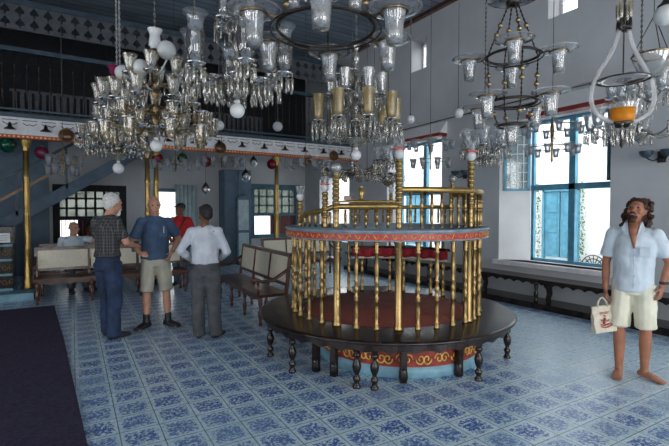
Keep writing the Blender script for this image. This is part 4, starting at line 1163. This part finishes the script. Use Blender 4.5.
def V(*a): return Vector(a)
def limb(b, pts, rs, side=(1, 0, 0), n=12):
    """smooth tapered limb through joints with sub-steps"""
    P = [Vector(p) for p in pts]; R = [r if isinstance(r, tuple) else (r, r) for r in rs]
    rings = []
    for i in range(len(P)-1):
        for k in range(4):
            u = k/4; rings.append((P[i].lerp(P[i+1], u), R[i][0]+(R[i+1][0]-R[i][0])*u, R[i][1]+(R[i+1][1]-R[i][1])*u, side))
    rings.append((P[-1], *R[-1], side)); b.loft(rings, n)
def make_hand(b, w, d, palm, thumb, curl=.5, s=1.0):
    """w wrist, d pointing direction, palm = direction the palm faces, thumb = side of the thumb"""
    w = Vector(w); d = Vector(d).normalized(); palm = Vector(palm); palm = (palm-d*palm.dot(d)).normalized()
    th = Vector(thumb); th = (th-d*th.dot(d)-palm*th.dot(palm)).normalized()
    b.loft([(w-d*.02*s, .024*s, .019*s, th), (w+d*.02*s, .032*s, .017*s, th), (w+d*.06*s, .040*s, .016*s, th), (w+d*.088*s, .037*s, .014*s, th)], 10)
    for i, L in enumerate((.068, .076, .070, .055)):
        p = w+d*(.085-.004*abs(i-1))*s+th*(.028-.019*i)*s; q = d.copy(); pts = [p-d*.015*s, p]; ang = curl*.5
        for k, f in enumerate((.42, .32, .26)):
            q = (d*cos(ang)+palm*sin(ang)).normalized(); p = p+q*L*f*s; pts.append(p); ang += curl
        b.tube(pts, [.0095*s, .0095*s, .009*s, .0085*s, .0065*s], 7)
    p = w+d*.025*s+th*.026*s; q = (d*.75+th*.75+palm*.25).normalized(); p2 = p+q*.045*s; q2 = (d+palm*.5+th*.15).normalized()
    b.tube([p-q*.02*s, p, p2, p2+q2*.03*s], [.013*s, .0125*s, .010*s, .008*s], 8)

def head_T(J, yaw, pitch, roll=0):
    return Matrix.Translation(J['head']) @ Matrix.Rotation(yaw, 4, 'Z') @ Matrix.Rotation(roll, 4, 'Y') @ Matrix.Rotation(pitch, 4, 'X')
def make_head(b, T, s=1.0):
    """face looks to -y; centre between ears"""
    o = b.T; b.T = T @ Matrix.Scale(s, 4)
    sd = (1, 0, 0)
    b.ball((0, .012, .03), .092, 16, (.83, 1.04, 1.0))
    b.loft([((0, -.012, .07), .062, .075, sd), ((0, -.02, .02), .068, .078, sd), ((0, -.026, -.03), .062, .07, sd), ((0, -.034, -.07), .048, .056, sd), ((0, -.044, -.105), .028, .036, sd)], 16)
    b.loft([((0, -.090, .022), .008, .008, sd), ((0, -.103, -.005), .011, .012, sd), ((0, -.112, -.024), .016, .013, sd), ((0, -.10, -.034), .013, .010, sd)], 8)
    b.tube([(-.045, -.083, .036), (-.02, -.096, .040), (0, -.094, .036), (.02, -.096, .040), (.045, -.083, .036)], .009, 6)     # brow
    b.tube([(-.022, -.093, -.060), (0, -.103, -.057), (.022, -.093, -.060)], .008, 6)                                            # lips
    b.ball((0, -.086, -.098), .018, 8)
    for k in (-1, 1):
        b.ball((k*.042, -.072, -.02), .022, 8)
        b.ball((k*.077, .008, .002), .024, 8, (.35, .65, 1.2))
    b.T = o
def face_bits(root, T, s=1.0):
    T = T @ Matrix.Scale(s, 4)
    b = MB(); b.T = T
    for k in (-1, 1): b.ball((k*.031, -.0855, .016), .0105, 10)
    b.build('eyes', M['eye'], root)
    b = MB(); b.T = T; b.tube([(-.021, -.1005, -.062), (0, -.111, -.059), (.021, -.1005, -.062)], .0045, 6); b.build('lips', M['lip'], root)

def person(label, loc, rz, J, skin, s=1.0, hyaw=0, hpitch=0, hroll=0, hands=None, bare=False, voxel=.0075):
    """J: joints, figure faces -y. returns root, head matrix"""
    root = thing('person', label, 'person', loc, rz); root.scale = (s, s, s)
    b = MB(); T = head_T(J, hyaw, hpitch, hroll)
    sd = J.get('side', (1, 0, 0))
    make_head(b, T)
    nk = J['neck']; hd = J['head']
    limb(b, [nk-V(0, 0, .07), nk, hd+V(0, .012, -.05)], [.07, .055, .052])
    pel, wai, che = J['pelvis'], J['waist'], J['chest']
    b.loft([(pel-V(0, 0, .08), .12, .09, sd), (pel, .145, .10, sd), (wai, .13, .092, sd), (che, .155, .105, sd), ((che+nk)/2+V(0, 0, .02), .15, .08, sd), (nk-V(0, 0, .03), .07, .06, sd)], 16)
    for S_ in 'LR':
        k = 1 if S_ == 'L' else -1
        sh, el, wr = J['sh'+S_], J['el'+S_], J['wr'+S_]
        limb(b, [nk.lerp(che, .35), sh+V(-.02*k, 0, -.005)], [.055, .052]); b.ball(sh, .056, 12)
        limb(b, [sh, (sh+el)/2], [.052, .046]); limb(b, [(sh+el)/2, el], [.046, .038]); b.ball(el, .038, 10)
        limb(b, [el, (el*.6+wr*.4), wr], [.038, .038, .026])
        hp, kn, an = J['hip'+S_], J['kn'+S_], J['an'+S_]
        limb(b, [hp, (hp+kn)/2, kn, kn*.62+an*.38+V(0, .012, 0), an], [.085, .072, .052, .054, .034])
        ft = J['ft'+S_]; d = (ft-an); d.z = 0; L = d.length; d.normalize(); q = V(-d.y, d.x, 0)
        g = an.z-.075
        b.loft([(V(an.x, an.y, g+.035)-d*.055, .028, .026, q), (V(an.x, an.y, g+.04), .034, .038, q), (V(an.x, an.y, g+.035)+d*.07, .042, .030, q), (V(an.x, an.y, g+.022)+d*.13, .047, .020, q), (V(an.x, an.y, g+.015)+d*.17, .040, .013, q)], 10)
        limb(b, [an+V(0, 0, .02), an-V(0, 0, .03)], [.036, .038])
        for t_ in range(5):
            c = V(an.x, an.y, g+.013)+d*(.175-.006*abs(t_-1))+q*(.034-.0165*t_)*k*-1
            b.tube([c-d*.02, c+d*.012, c+d*.03], [.011 if t_ else .015, .010 if t_ else .014, .007 if t_ else .010], 6)
        if hands and S_ in hands:
            hd_, pm, thb, cu_ = hands[S_]; make_hand(b, wr, hd_, pm, thb, cu_)
    body = remeshed(b, 'body', M[skin], root, voxel, smooth=2)
    face_bits(root, T)
    return root, T
def shirt(root, J, m, tuck=True, sleeve='short', hem=None, loose=1.0, name='shirt', open_neck=False, wr=.012):
    b = MB(); sd = J.get('side', (1, 0, 0)); pel, wai, che, nk = J['pelvis'], J['waist'], J['chest'], J['neck']
    hm = hem if hem is not None else (.06 if tuck else -.12)
    bot = pel+V(0, 0, hm)
    r = loose
    b.loft([(bot, .168*r, .135*r, sd), (bot.lerp(wai, .6), .162*r, .132*r, sd), (wai, .155*r, .126*r, sd), (wai.lerp(che, .5), .160*r, .128*r, sd), (che, .166*r, .127*r, sd), (che.lerp(nk, .45), .165, .115, sd), (che.lerp(nk, .72), .125, .092, sd), (nk-V(0, 0, .012 if not open_neck else .045), .068, .062, sd)], 20)
    for S_ in 'LR':
        sh, el, w_ = J['sh'+S_], J['el'+S_], J['wr'+S_]
        k = 1 if S_ == 'L' else -1
        limb(b, [nk.lerp(che, .22)+V(k*.03, 0, 0), sh+V(-.03*k, 0, -.012)], [(.052, .055), (.062, .062)], (0, 1, 0)); b.ball(sh+V(-.004*k, 0, -.008), .069, 14)
        b.loft([(che+V(k*.05, 0, -.10), .10, .105, sd), (che.lerp(sh, .5), .10, .095, sd), (sh+V(-.03*k, 0, -.02), .055, .06, sd)], 14)
        if sleeve == 'short': limb(b, [sh, sh.lerp(el, .45), sh.lerp(el, .78)], [.068, .066, .068])
        else:
            limb(b, [sh, sh.lerp(el, .5), el], [.066, .060, .054]); b.ball(el, .055, 12)
            limb(b, [el, el.lerp(w_, .5), el.lerp(w_, .92)], [.054, .048, .038])
    return remeshed(b, name, M[m], root, .010, wr, 8, 2)
def trousers(root, J, m, short=False, wide=1.0, top=.09, name='trousers', wr=.012, flare=0):
    b = MB(); sd = J.get('side', (1, 0, 0)); pel, wai = J['pelvis'], J['waist']
    b.loft([(pel-V(0, 0, .10), .145, .115, sd), (pel-V(0, 0, .03), .168, .128, sd), (pel+V(0, 0, .04), .158, .122, sd), (pel+V(0, 0, top), .150, .118, sd)], 18)
    for S_ in 'LR':
        hp, kn, an = J['hip'+S_], J['kn'+S_], J['an'+S_]
        if short: limb(b, [hp+V(0, 0, .02), hp.lerp(kn, .5), hp.lerp(kn, short)], [(.098*wide, .108*wide), (.092*wide, .108*wide), ((.088+flare)*wide, (.104+flare)*wide)])
        else: limb(b, [hp+V(0, 0, .02), hp.lerp(kn, .5), kn, kn.lerp(an, .5), an+V(0, 0, -.035)], [.105*wide, .092*wide, .078*wide, .073*wide, .072*wide])
    return remeshed(b, name, M[m], root, .010, wr, 7, 2)
def shoes(root, J, m='shoe', name='shoe', k_=1.0, sock=False):
    for S_ in 'LR':
        an, ft = J['an'+S_], J['ft'+S_]; d = ft-an; d.z = 0; d.normalize(); q = V(-d.y, d.x, 0); g = an.z-.08
        b = MB()
        b.loft([(V(an.x, an.y, g+.045)-d*.065, .036, .040, q), (V(an.x, an.y, g+.05), .044, .048, q), (V(an.x, an.y, g+.045)+d*.07, .052, .042, q), (V(an.x, an.y, g+.034)+d*.14, .056, .032, q), (V(an.x, an.y, g+.028)+d*.205, .042, .024, q)], 12)
        limb(b, [V(an.x, an.y, g+.05), V(an.x, an.y, g+(.19 if sock else .11))], [.046, .044])
        remeshed(b, name, M[m], root, .009, 0, smooth=2)
def hair(root, T, m, kind='short', name='hair'):
    b = MB(); b.T = T
    if kind in ('short', 'full'):
        b.ball((0, .026, .055), .100, 18, (.86, 1.0, .92))
        b.ball((0, .055, .01), .078, 14, (.98, .75, 1.1))
        if kind == 'full': b.ball((0, -.035, .10), .055, 12, (1.2, .9, .7))
        for k in (-1, 1): b.ball((k*.066, .02, .03), .035, 10, (.55, 1.1, 1.3))
    elif kind == 'fringe':
        b.loft([((-.076, .005, .015), .006, .026, (0, 0, 1)), ((-.071, .05, .005), .012, .035, (0, 0, 1)), ((0, .105, -.005), .012, .038, (0, 0, 1)), ((.071, .05, .005), .012, .035, (0, 0, 1)), ((.076, .005, .015), .006, .026, (0, 0, 1))], 8)
    o = remeshed(b, name, M[m], root, .007, .006 if kind != 'fringe' else .002, 40, 1)
    return o
def beard(root, T, m, moustache=True, chin=True, name='beard', big=1.0):
    b = MB(); b.T = T
    if chin:
        b.ball((0, -.088, -.096), .03*big, 10, (1.0, .6, 1.1)); b.ball((0, -.072, -.112), .028*big, 10, (1.1, .9, .8))
        for k in (-1, 1): b.ball((k*.03, -.078, -.078), .016*big, 8, (.8, .7, 1.5))
    if moustache: b.tube([(-.032, -.092, -.058), (-.016, -.107, -.044), (0, -.112, -.042), (.016, -.107, -.044), (.032, -.092, -.058)], [.006, .009, .008, .009, .006], 7)
    return remeshed(b, name, M[m], root, .005, .004, 60, 0)
def std(**kw):
    J = dict(head=V(0, -.015, 1.635), neck=V(0, .015, 1.50), chest=V(0, .01, 1.28), waist=V(0, .005, 1.07), pelvis=V(0, .01, .93),
             shL=V(.165, .015, 1.415), shR=V(-.165, .015, 1.415), elL=V(.225, .03, 1.13), elR=V(-.225, .03, 1.13), wrL=V(.24, -.05, .90), wrR=V(-.24, -.05, .90),
             hipL=V(.085, .01, .90), hipR=V(-.085, .01, .90), knL=V(.10, -.01, .49), knR=V(-.10, -.01, .49), anL=V(.11, .03, .08), anR=V(-.11, .03, .08),
             ftL=V(.15, -.2, 0), ftR=V(-.15, -.2, 0))
    J.update(kw); return J
def place(px, d):
    p = at(px, 210, d); return (p.x, p.y, 0), -atan2(p.x, p.y)

# man in plaid shirt, seen from behind, turned to the right
(loc, rz) = place(107.5, 5.62)
J = std(elR=V(-.24, -.06, 1.16), wrR=V(-.13, -.29, 1.10), elL=V(.24, -.05, 1.15), wrL=V(.10, -.30, 1.08), ftR=V(-.16, -.2, 0), ftL=V(.2, -.2, 0), anL=V(.10, -.05, .08), knL=V(.10, -.06, .49),
        head=V(0, -.075, 1.615), neck=V(0, -.02, 1.49))
r, T = person('white-haired man in dark plaid shirt and jeans, seen from behind at left', loc, rz+radians(128), J, 'skin', 1.045, hyaw=radians(-8), hpitch=radians(8),
    hands={'R': (V(.5, -.85, .05), V(.4, .2, -.9), V(.3, -.4, .8), .5), 'L': (V(-.4, -.9, 0), V(-.3, .2, -.9), V(-.4, -.3, .8), .5)})
shirt(r, J, 'plaid', True, 'short', loose=1.02); trousers(r, J, 'denim', wide=1.06); shoes(r, J)
hair(r, T, 'white_hair'); beard(r, T, 'white_hair', big=1.15)
b = MB().lathe([(.166, 0), (.172, .004), (.172, .034), (.166, .038)], 28); b.T = Matrix.Identity(4)
o = b.build('belt', M['shoe'], r, (0, .01, .985)); o.scale = (1, .76, 1)
# what he holds
b = MB(); b.box((-.06, -.035, -.04), (.06, .035, .04)).lathe([(.03, 0), (.032, .03), (.028, .06)], 12, (0, 0, .04))
p = Matrix.Translation(loc) @ Matrix.Rotation(rz+radians(128), 4, 'Z') @ Vector((-.02, -.42, 1.10))
tag(b.build('compact_camera', [M['grey_metal']], None, p, rz), 'small silver-grey camera held by the white-haired man in plaid', 'camera')

# bald man in blue shirt and shorts, facing the camera
(loc, rz) = place(155, 6.12)
J = std(elL=V(.30, .06, 1.17), wrL=V(.20, -.06, 1.0), elR=V(-.28, .04, 1.15), wrR=V(-.20, -.16, 1.02), head=V(-.01, -.03, 1.63), anR=V(-.12, 0, .08), anL=V(.15, 0, .08), knR=V(-.115, -.01, .49), knL=V(.13, -.01, .49), ftR=V(-.28, -.2, 0), ftL=V(.30, -.18, 0))
r, T = person('bald man in steel-blue shirt and beige shorts facing the camera', loc, rz+radians(2), J, 'skin', 1.03, hyaw=radians(8), hpitch=radians(8),
    hands={'L': (V(-.35, -.45, -.65), V(-.7, .4, .1), V(.1, -.8, .4), .5), 'R': (V(.5, -.7, -.1), V(.3, .3, -.8), V(.2, -.4, .8), .5)})
shirt(r, J, 'blue_shirt', False, 'short', hem=.0, loose=1.1); trousers(r, J, 'beige', short=.98, wide=1.02, name='shorts')
shoes(r, J, 'shoe', 'sock', sock=True); hair(r, T, 'white_hair', 'fringe')
b = MB(); b.box((-.05, -.004, -.06), (.05, .004, .05)); o = b.build('breast_pocket', M['blue_shirt'], r, (.09, -.146, 1.28))
MB().lathe([(.005, -.04), (.005, .05)], 6).build('pen', M['white_paint'], o, (.01, -.008, .03))
MB().lathe([(.034, -.01), (.036, 0), (.034, .012)], 14).build('watch', M['old_brass'], r, (.215, -.04, 1.02))

# man in pale shirt and grey trousers, back to the camera
(loc, rz) = place(205, 5.62)
J = std(elL=V(.30, .04, 1.17), wrL=V(.21, -.16, 1.02), elR=V(-.27, .0, 1.14), wrR=V(-.17, -.20, 1.02), head=V(0, -.05, 1.625), anL=V(.09, .02, .08), anR=V(-.13, .03, .08), ftL=V(.13, -.2, 0), ftR=V(-.22, -.18, 0))
r, T = person('dark-haired man in pale shirt and grey trousers with his back to the camera', loc, rz+radians(172), J, 'skin_dark', .955, hyaw=radians(38), hpitch=radians(10),
    hands={'L': (V(-.6, -.7, -.2), V(-.3, .4, -.8), V(-.3, -.4, .8), .6), 'R': (V(.6, -.7, -.2), V(.3, .4, -.8), V(.3, -.4, .8), .6)})
shirt(r, J, 'pale_shirt', True, 'long', loose=1.10, wr=.016); trousers(r, J, 'grey_cloth', wide=1.16, top=.10, wr=.014); shoes(r, J); hair(r, T, 'black_hair', 'full')

# man in red shirt and cap in the background
(loc, rz) = place(180.5, 9.55)
J = std(elR=V(-.26, .05, 1.15), wrR=V(-.18, -.12, 1.0), elL=V(.26, .05, 1.15), wrL=V(.20, .08, .92), anL=V(.12, -.02, .08), anR=V(-.10, .05, .08))
r, T = person('man in red shirt, black cap and jeans standing before the bright doorway', loc, rz+radians(-22), J, 'skin_dark', 1.0, hyaw=radians(-30),
    hands={'L': (V(-.2, .1, -.9), V(-.8, 0, 0), V(0, -1, 0), .5), 'R': (V(.5, -.6, -.4), V(.5, .5, -.3), V(0, -.4, .8), .5)}, voxel=.009)
shirt(r, J, 'red_shirt', False, 'short', hem=-.02, loose=1.1); trousers(r, J, 'denim_faded', wide=1.05); shoes(r, J)
b = MB(); b.T = T
b.ball((0, .018, .06), .103, 16, (.88, 1.03, .78)); b.loft([((0, -.07, .062), .07, .012, (1, 0, 0)), ((0, -.12, .058), .066, .009, (1, 0, 0)), ((0, -.165, .048), .045, .007, (1, 0, 0))], 12)
remeshed(b, 'cap', M['shoe'], r, .007, 0, smooth=1)
b = MB(); b.tube([(-.15, .13, 1.0), (-.05, .15, 1.25), (.10, .10, 1.47), (.12, -.06, 1.44), (.02, -.155, 1.2), (-.12, -.15, 1.0)], .014, 6); b.build('bag_strap', M['shoe'], r)

# curly-haired man at the right, looking up
(loc, rz) = place(634.5, 4.27)
J = std(elR=V(-.235, .04, 1.12), wrR=V(-.225, -.06, .86), elL=V(.28, .06, 1.14), wrL=V(.225, .0, .91), shL=V(.175, .015, 1.41), shR=V(-.175, .015, 1.41), head=V(.02, -.0, 1.625), neck=V(0, .015, 1.50),
        hipL=V(.09, .01, .90), anR=V(-.105, .0, .08), anL=V(.10, .05, .08), knR=V(-.108, -.01, .49), knL=V(.108, .0, .49), ftR=V(-.11, -.22, 0), ftL=V(.40, -.12, 0))
r, T = person('barefoot curly-haired man in light blue shirt and cream shorts looking up, at right', loc, rz+radians(-4), J, 'skin_tan', .985, hyaw=radians(-14), hpitch=radians(-20), hroll=radians(3),
    hands={'R': (V(.05, -.25, -.95), V(.9, .1, 0), V(.1, -1, -.2), .85), 'L': (V(-.1, -.5, -.8), V(-.8, .2, 0), V(-.1, -.8, .2), .5)}, bare=True, voxel=.006)
sh_ = shirt(r, J, 'sky_shirt', False, 'short', hem=-.06, loose=1.10, open_neck=True, wr=.014)
trousers(r, J, 'cream', short=.96, wide=1.02, name='shorts', flare=.004)
# open collar and bare V of chest
b = MB(); b.smooth = False
b.add([(-.052, -.070, 1.495), (.052, -.070, 1.495), (.012, -.170, 1.27), (-.05, -.060, 1.49), (.05, -.060, 1.49), (.012, -.150, 1.27)], [(0, 2, 1), (3, 4, 5), (0, 1, 4, 3), (1, 2, 5, 4), (2, 0, 3, 5)])
b2 = MB(); b2.loft([((0, -.085, 1.50), .045, .02, (1, 0, 0)), ((.002, -.113, 1.44), .037, .022, (1, 0, 0)), ((.005, -.132, 1.37), .024, .02, (1, 0, 0)), ((.010, -.140, 1.28), .006, .015, (1, 0, 0))], 12)
o = b2.build('bare_chest', M['skin_tan'], r)
for k in (-1, 1):
    b = MB(); b.smooth = False
    q = [(k*.058, .02, 1.545), (k*.068, -.05, 1.525), (k*.092, -.105, 1.455), (k*.045, -.150, 1.40), (k*.030, -.155, 1.395), (k*.046, -.105, 1.47), (k*.050, -.06, 1.515)]
    b.add([Vector(v) for v in q]+[Vector(v)+V(k*.004, -.008, .006) for v in q], [tuple(range(7)), tuple(range(13, 6, -1))]+[(i, (i+1) % 7, 7+(i+1) % 7, 7+i) for i in range(7)])
    b.build('collar', M['sky_shirt'], r)
b = MB(); b.tube([(.014, -.158, 1.28), (.014, -.166, 1.15), (.012, -.165, 1.0), (.012, -.168, .90)], .005, 5)
for z in (1.22, 1.12, 1.02, .94): b.ball((.02, -.170, z), .006, 6)
b.build('button_placket', M['pale_shirt'], sh_)
b = MB(); b.box((.06, -.162, 1.20), (.14, -.152, 1.30)); b.build('breast_pocket', M['sky_shirt'], sh_)
MB().lathe([(.036, -.012), (.04, -.005), (.04, .008), (.036, .014)], 16).build('watch', M['shoe'], r, (.242, .005, .955))
# shoulder-length curls
b = MB(); b.T = T
rnd = random.Random(3)
b.ball((0, .03, .06), .104, 16, (.92, 1.0, .85)); b.ball((0, .065, -.02), .085, 14, (1.05, .75, 1.35))
for i in range(110):
    a = rnd.uniform(-.15, pi+.15); zz = rnd.uniform(-.16, .10)
    rr = .088+.020*rnd.random()+(.018 if zz < -.02 else 0)
    x, y = rr*1.0*cos(a), .012+rr*sin(a)
    b.ball((x, y, zz), rnd.uniform(.014, .026), 7, (1, 1, 1.3))
for i in range(26):
    a = rnd.uniform(0, pi); b.ball((.075*cos(a), -.005-.045*sin(a)+.02, .115+.01*rnd.random()), rnd.uniform(.014, .02), 7)
remeshed(b, 'hair', M['brown_hair'], r, .007, .006, 50, 0)
beard(r, T, 'brown_hair', big=.95)
# tote bag in his right hand
Wm = Matrix.Translation(loc) @ Matrix.Rotation(rz+radians(-4), 4, 'Z') @ Matrix.Scale(.985, 4)
hp = Wm @ Vector((-.225, -.11, .775))
t = thing('tote_bag', 'cream canvas tote bag with red print held by the curly-haired man', 'bag', (hp.x, hp.y, hp.z-.33), rz+radians(40))
t.rotation_euler = (0, radians(-6), rz+radians(40)); t.scale = (.85, .85, .82)
b = MB(); b.loft([((0, 0, .02), .125, .03, (1, 0, 0)), ((0, 0, .12), .13, .035, (1, 0, 0)), ((0, 0, .26), .13, .022, (1, 0, 0)), ((0, 0, .31), .13, .010, (1, 0, 0))], 24)
cb = MB(); cb.smooth = False
N = 8; vs = []
for j in range(N+1):
    z = .31*j/N; dp = .035*(1-j/N)+.008*sin(j*1.7)+.006
    vs += [(-.13, -dp, z), (.13, -dp, z), (.13, dp, z), (-.13, dp, z)]
cb.add(vs, [(j*4+k, j*4+(k+1) % 4, j*4+4+(k+1) % 4, j*4+4+k) for j in range(N) for k in range(4)]+[(3, 2, 1, 0)])
cb.build('bag_body', M['tote'], t)
for s in (-1, 1):
    MB().tube([(-.06, s*.012, .29), (-.05, s*.010, .36), (-.015, s*.004, .405), (.015, s*.004, .405), (.05, s*.010, .36), (.06, s*.012, .29)], .007, 6).build('handle', M['tote'], t)
b = MB()
def dots(pts, r): b.tube([(x, -.030-.012*(1-z/.31), z) for x, z in pts], r, 5)
dots([(-.055, .075), (-.02, .06), (.02, .06), (.06, .075), (.075, .09)], .008); dots([(-.06, .10), (-.03, .085), (.02, .09), (.05, .10)], .007)
dots([(-.02, .10), (-.01, .14), (.0, .175)], .012); dots([(.0, .15), (.03, .13), (.045, .15)], .007); dots([(-.01, .15), (-.045, .14), (-.05, .16)], .006)
dots([(-.005, .19), (.003, .20)], .014); dots([(-.06, .235), (-.045, .24), (-.03, .235), (-.015, .24), (.0, .235), (.015, .24), (.03, .235), (.05, .24)], .004)
dots([(-.05, .22), (-.03, .225), (.0, .22), (.03, .225), (.045, .22)], .003)
b.build('red_print', M['red'], t)

# two people seated under the left back window
def seated(label, px, d, rzoff, skin, sm, hm, kind, arm=False, s=1.0, hy=0, tm='grey_cloth'):
    p = at(px, 210, d); rz = -atan2(p.x, p.y)+rzoff
    J = std(head=V(0, -.03, 1.17), neck=V(0, .015, 1.03), chest=V(0, .01, .82), waist=V(0, .03, .62), pelvis=V(0, .05, .51), shL=V(.185, .015, .96), shR=V(-.185, .015, .96),
            elL=V(.25, -.02, .72), elR=V(-.25, -.02, .72), wrL=V(.14, -.22, .60), wrR=V(-.14, -.22, .60), hipL=V(.09, .03, .50), hipR=V(-.09, .03, .50), knL=V(.12, -.40, .50), knR=V(-.12, -.40, .50),
            anL=V(.12, -.38, .08), anR=V(-.12, -.38, .08), ftL=V(.14, -.6, 0), ftR=V(-.14, -.6, 0))
    if arm: J.update(elL=V(.33, -.16, .93), wrL=V(.50, -.34, .99))
    r, T = person(label, (p.x, p.y, 0), rz, J, skin, s, hyaw=hy, hands={'L': (V(.6, -.7, -.1) if arm else V(-.3, -.8, -.2), V(0, 0, -1), V(-.5, -.5, 0), .4), 'R': (V(.3, -.8, -.2), V(0, 0, -1), V(.5, -.5, 0), .4)}, voxel=.009)
    shirt(r, J, sm, False, 'short', hem=.03, loose=1.05)
    b = MB(); b.loft([(V(0, .08, .46), .17, .12, (1, 0, 0)), (V(0, .05, .62), .16, .12, (1, 0, 0))], 14)
    for k in 'LR': limb(b, [J['hip'+k], J['kn'+k]+V(0, -.02, 0), J['an'+k]+V(0, 0, .02)], [.10, .078, .065])
    remeshed(b, 'trousers', M[tm], r, .011, .01, 7, 2); shoes(r, J); hair(r, T, hm, kind)
    return r
seated('balding man in pale blue shirt seated with an arm on the bench back, far left', 73.5, 9.0, radians(10), 'skin', 'sky_shirt', 'brown_hair', 'fringe', True, 1.07, radians(25))
seated('dark-haired seated person half hidden behind the man in plaid', 90, 9.4, radians(20), 'skin_dark', 'grey_cloth', 'black_hair', 'full', False, 1.04)
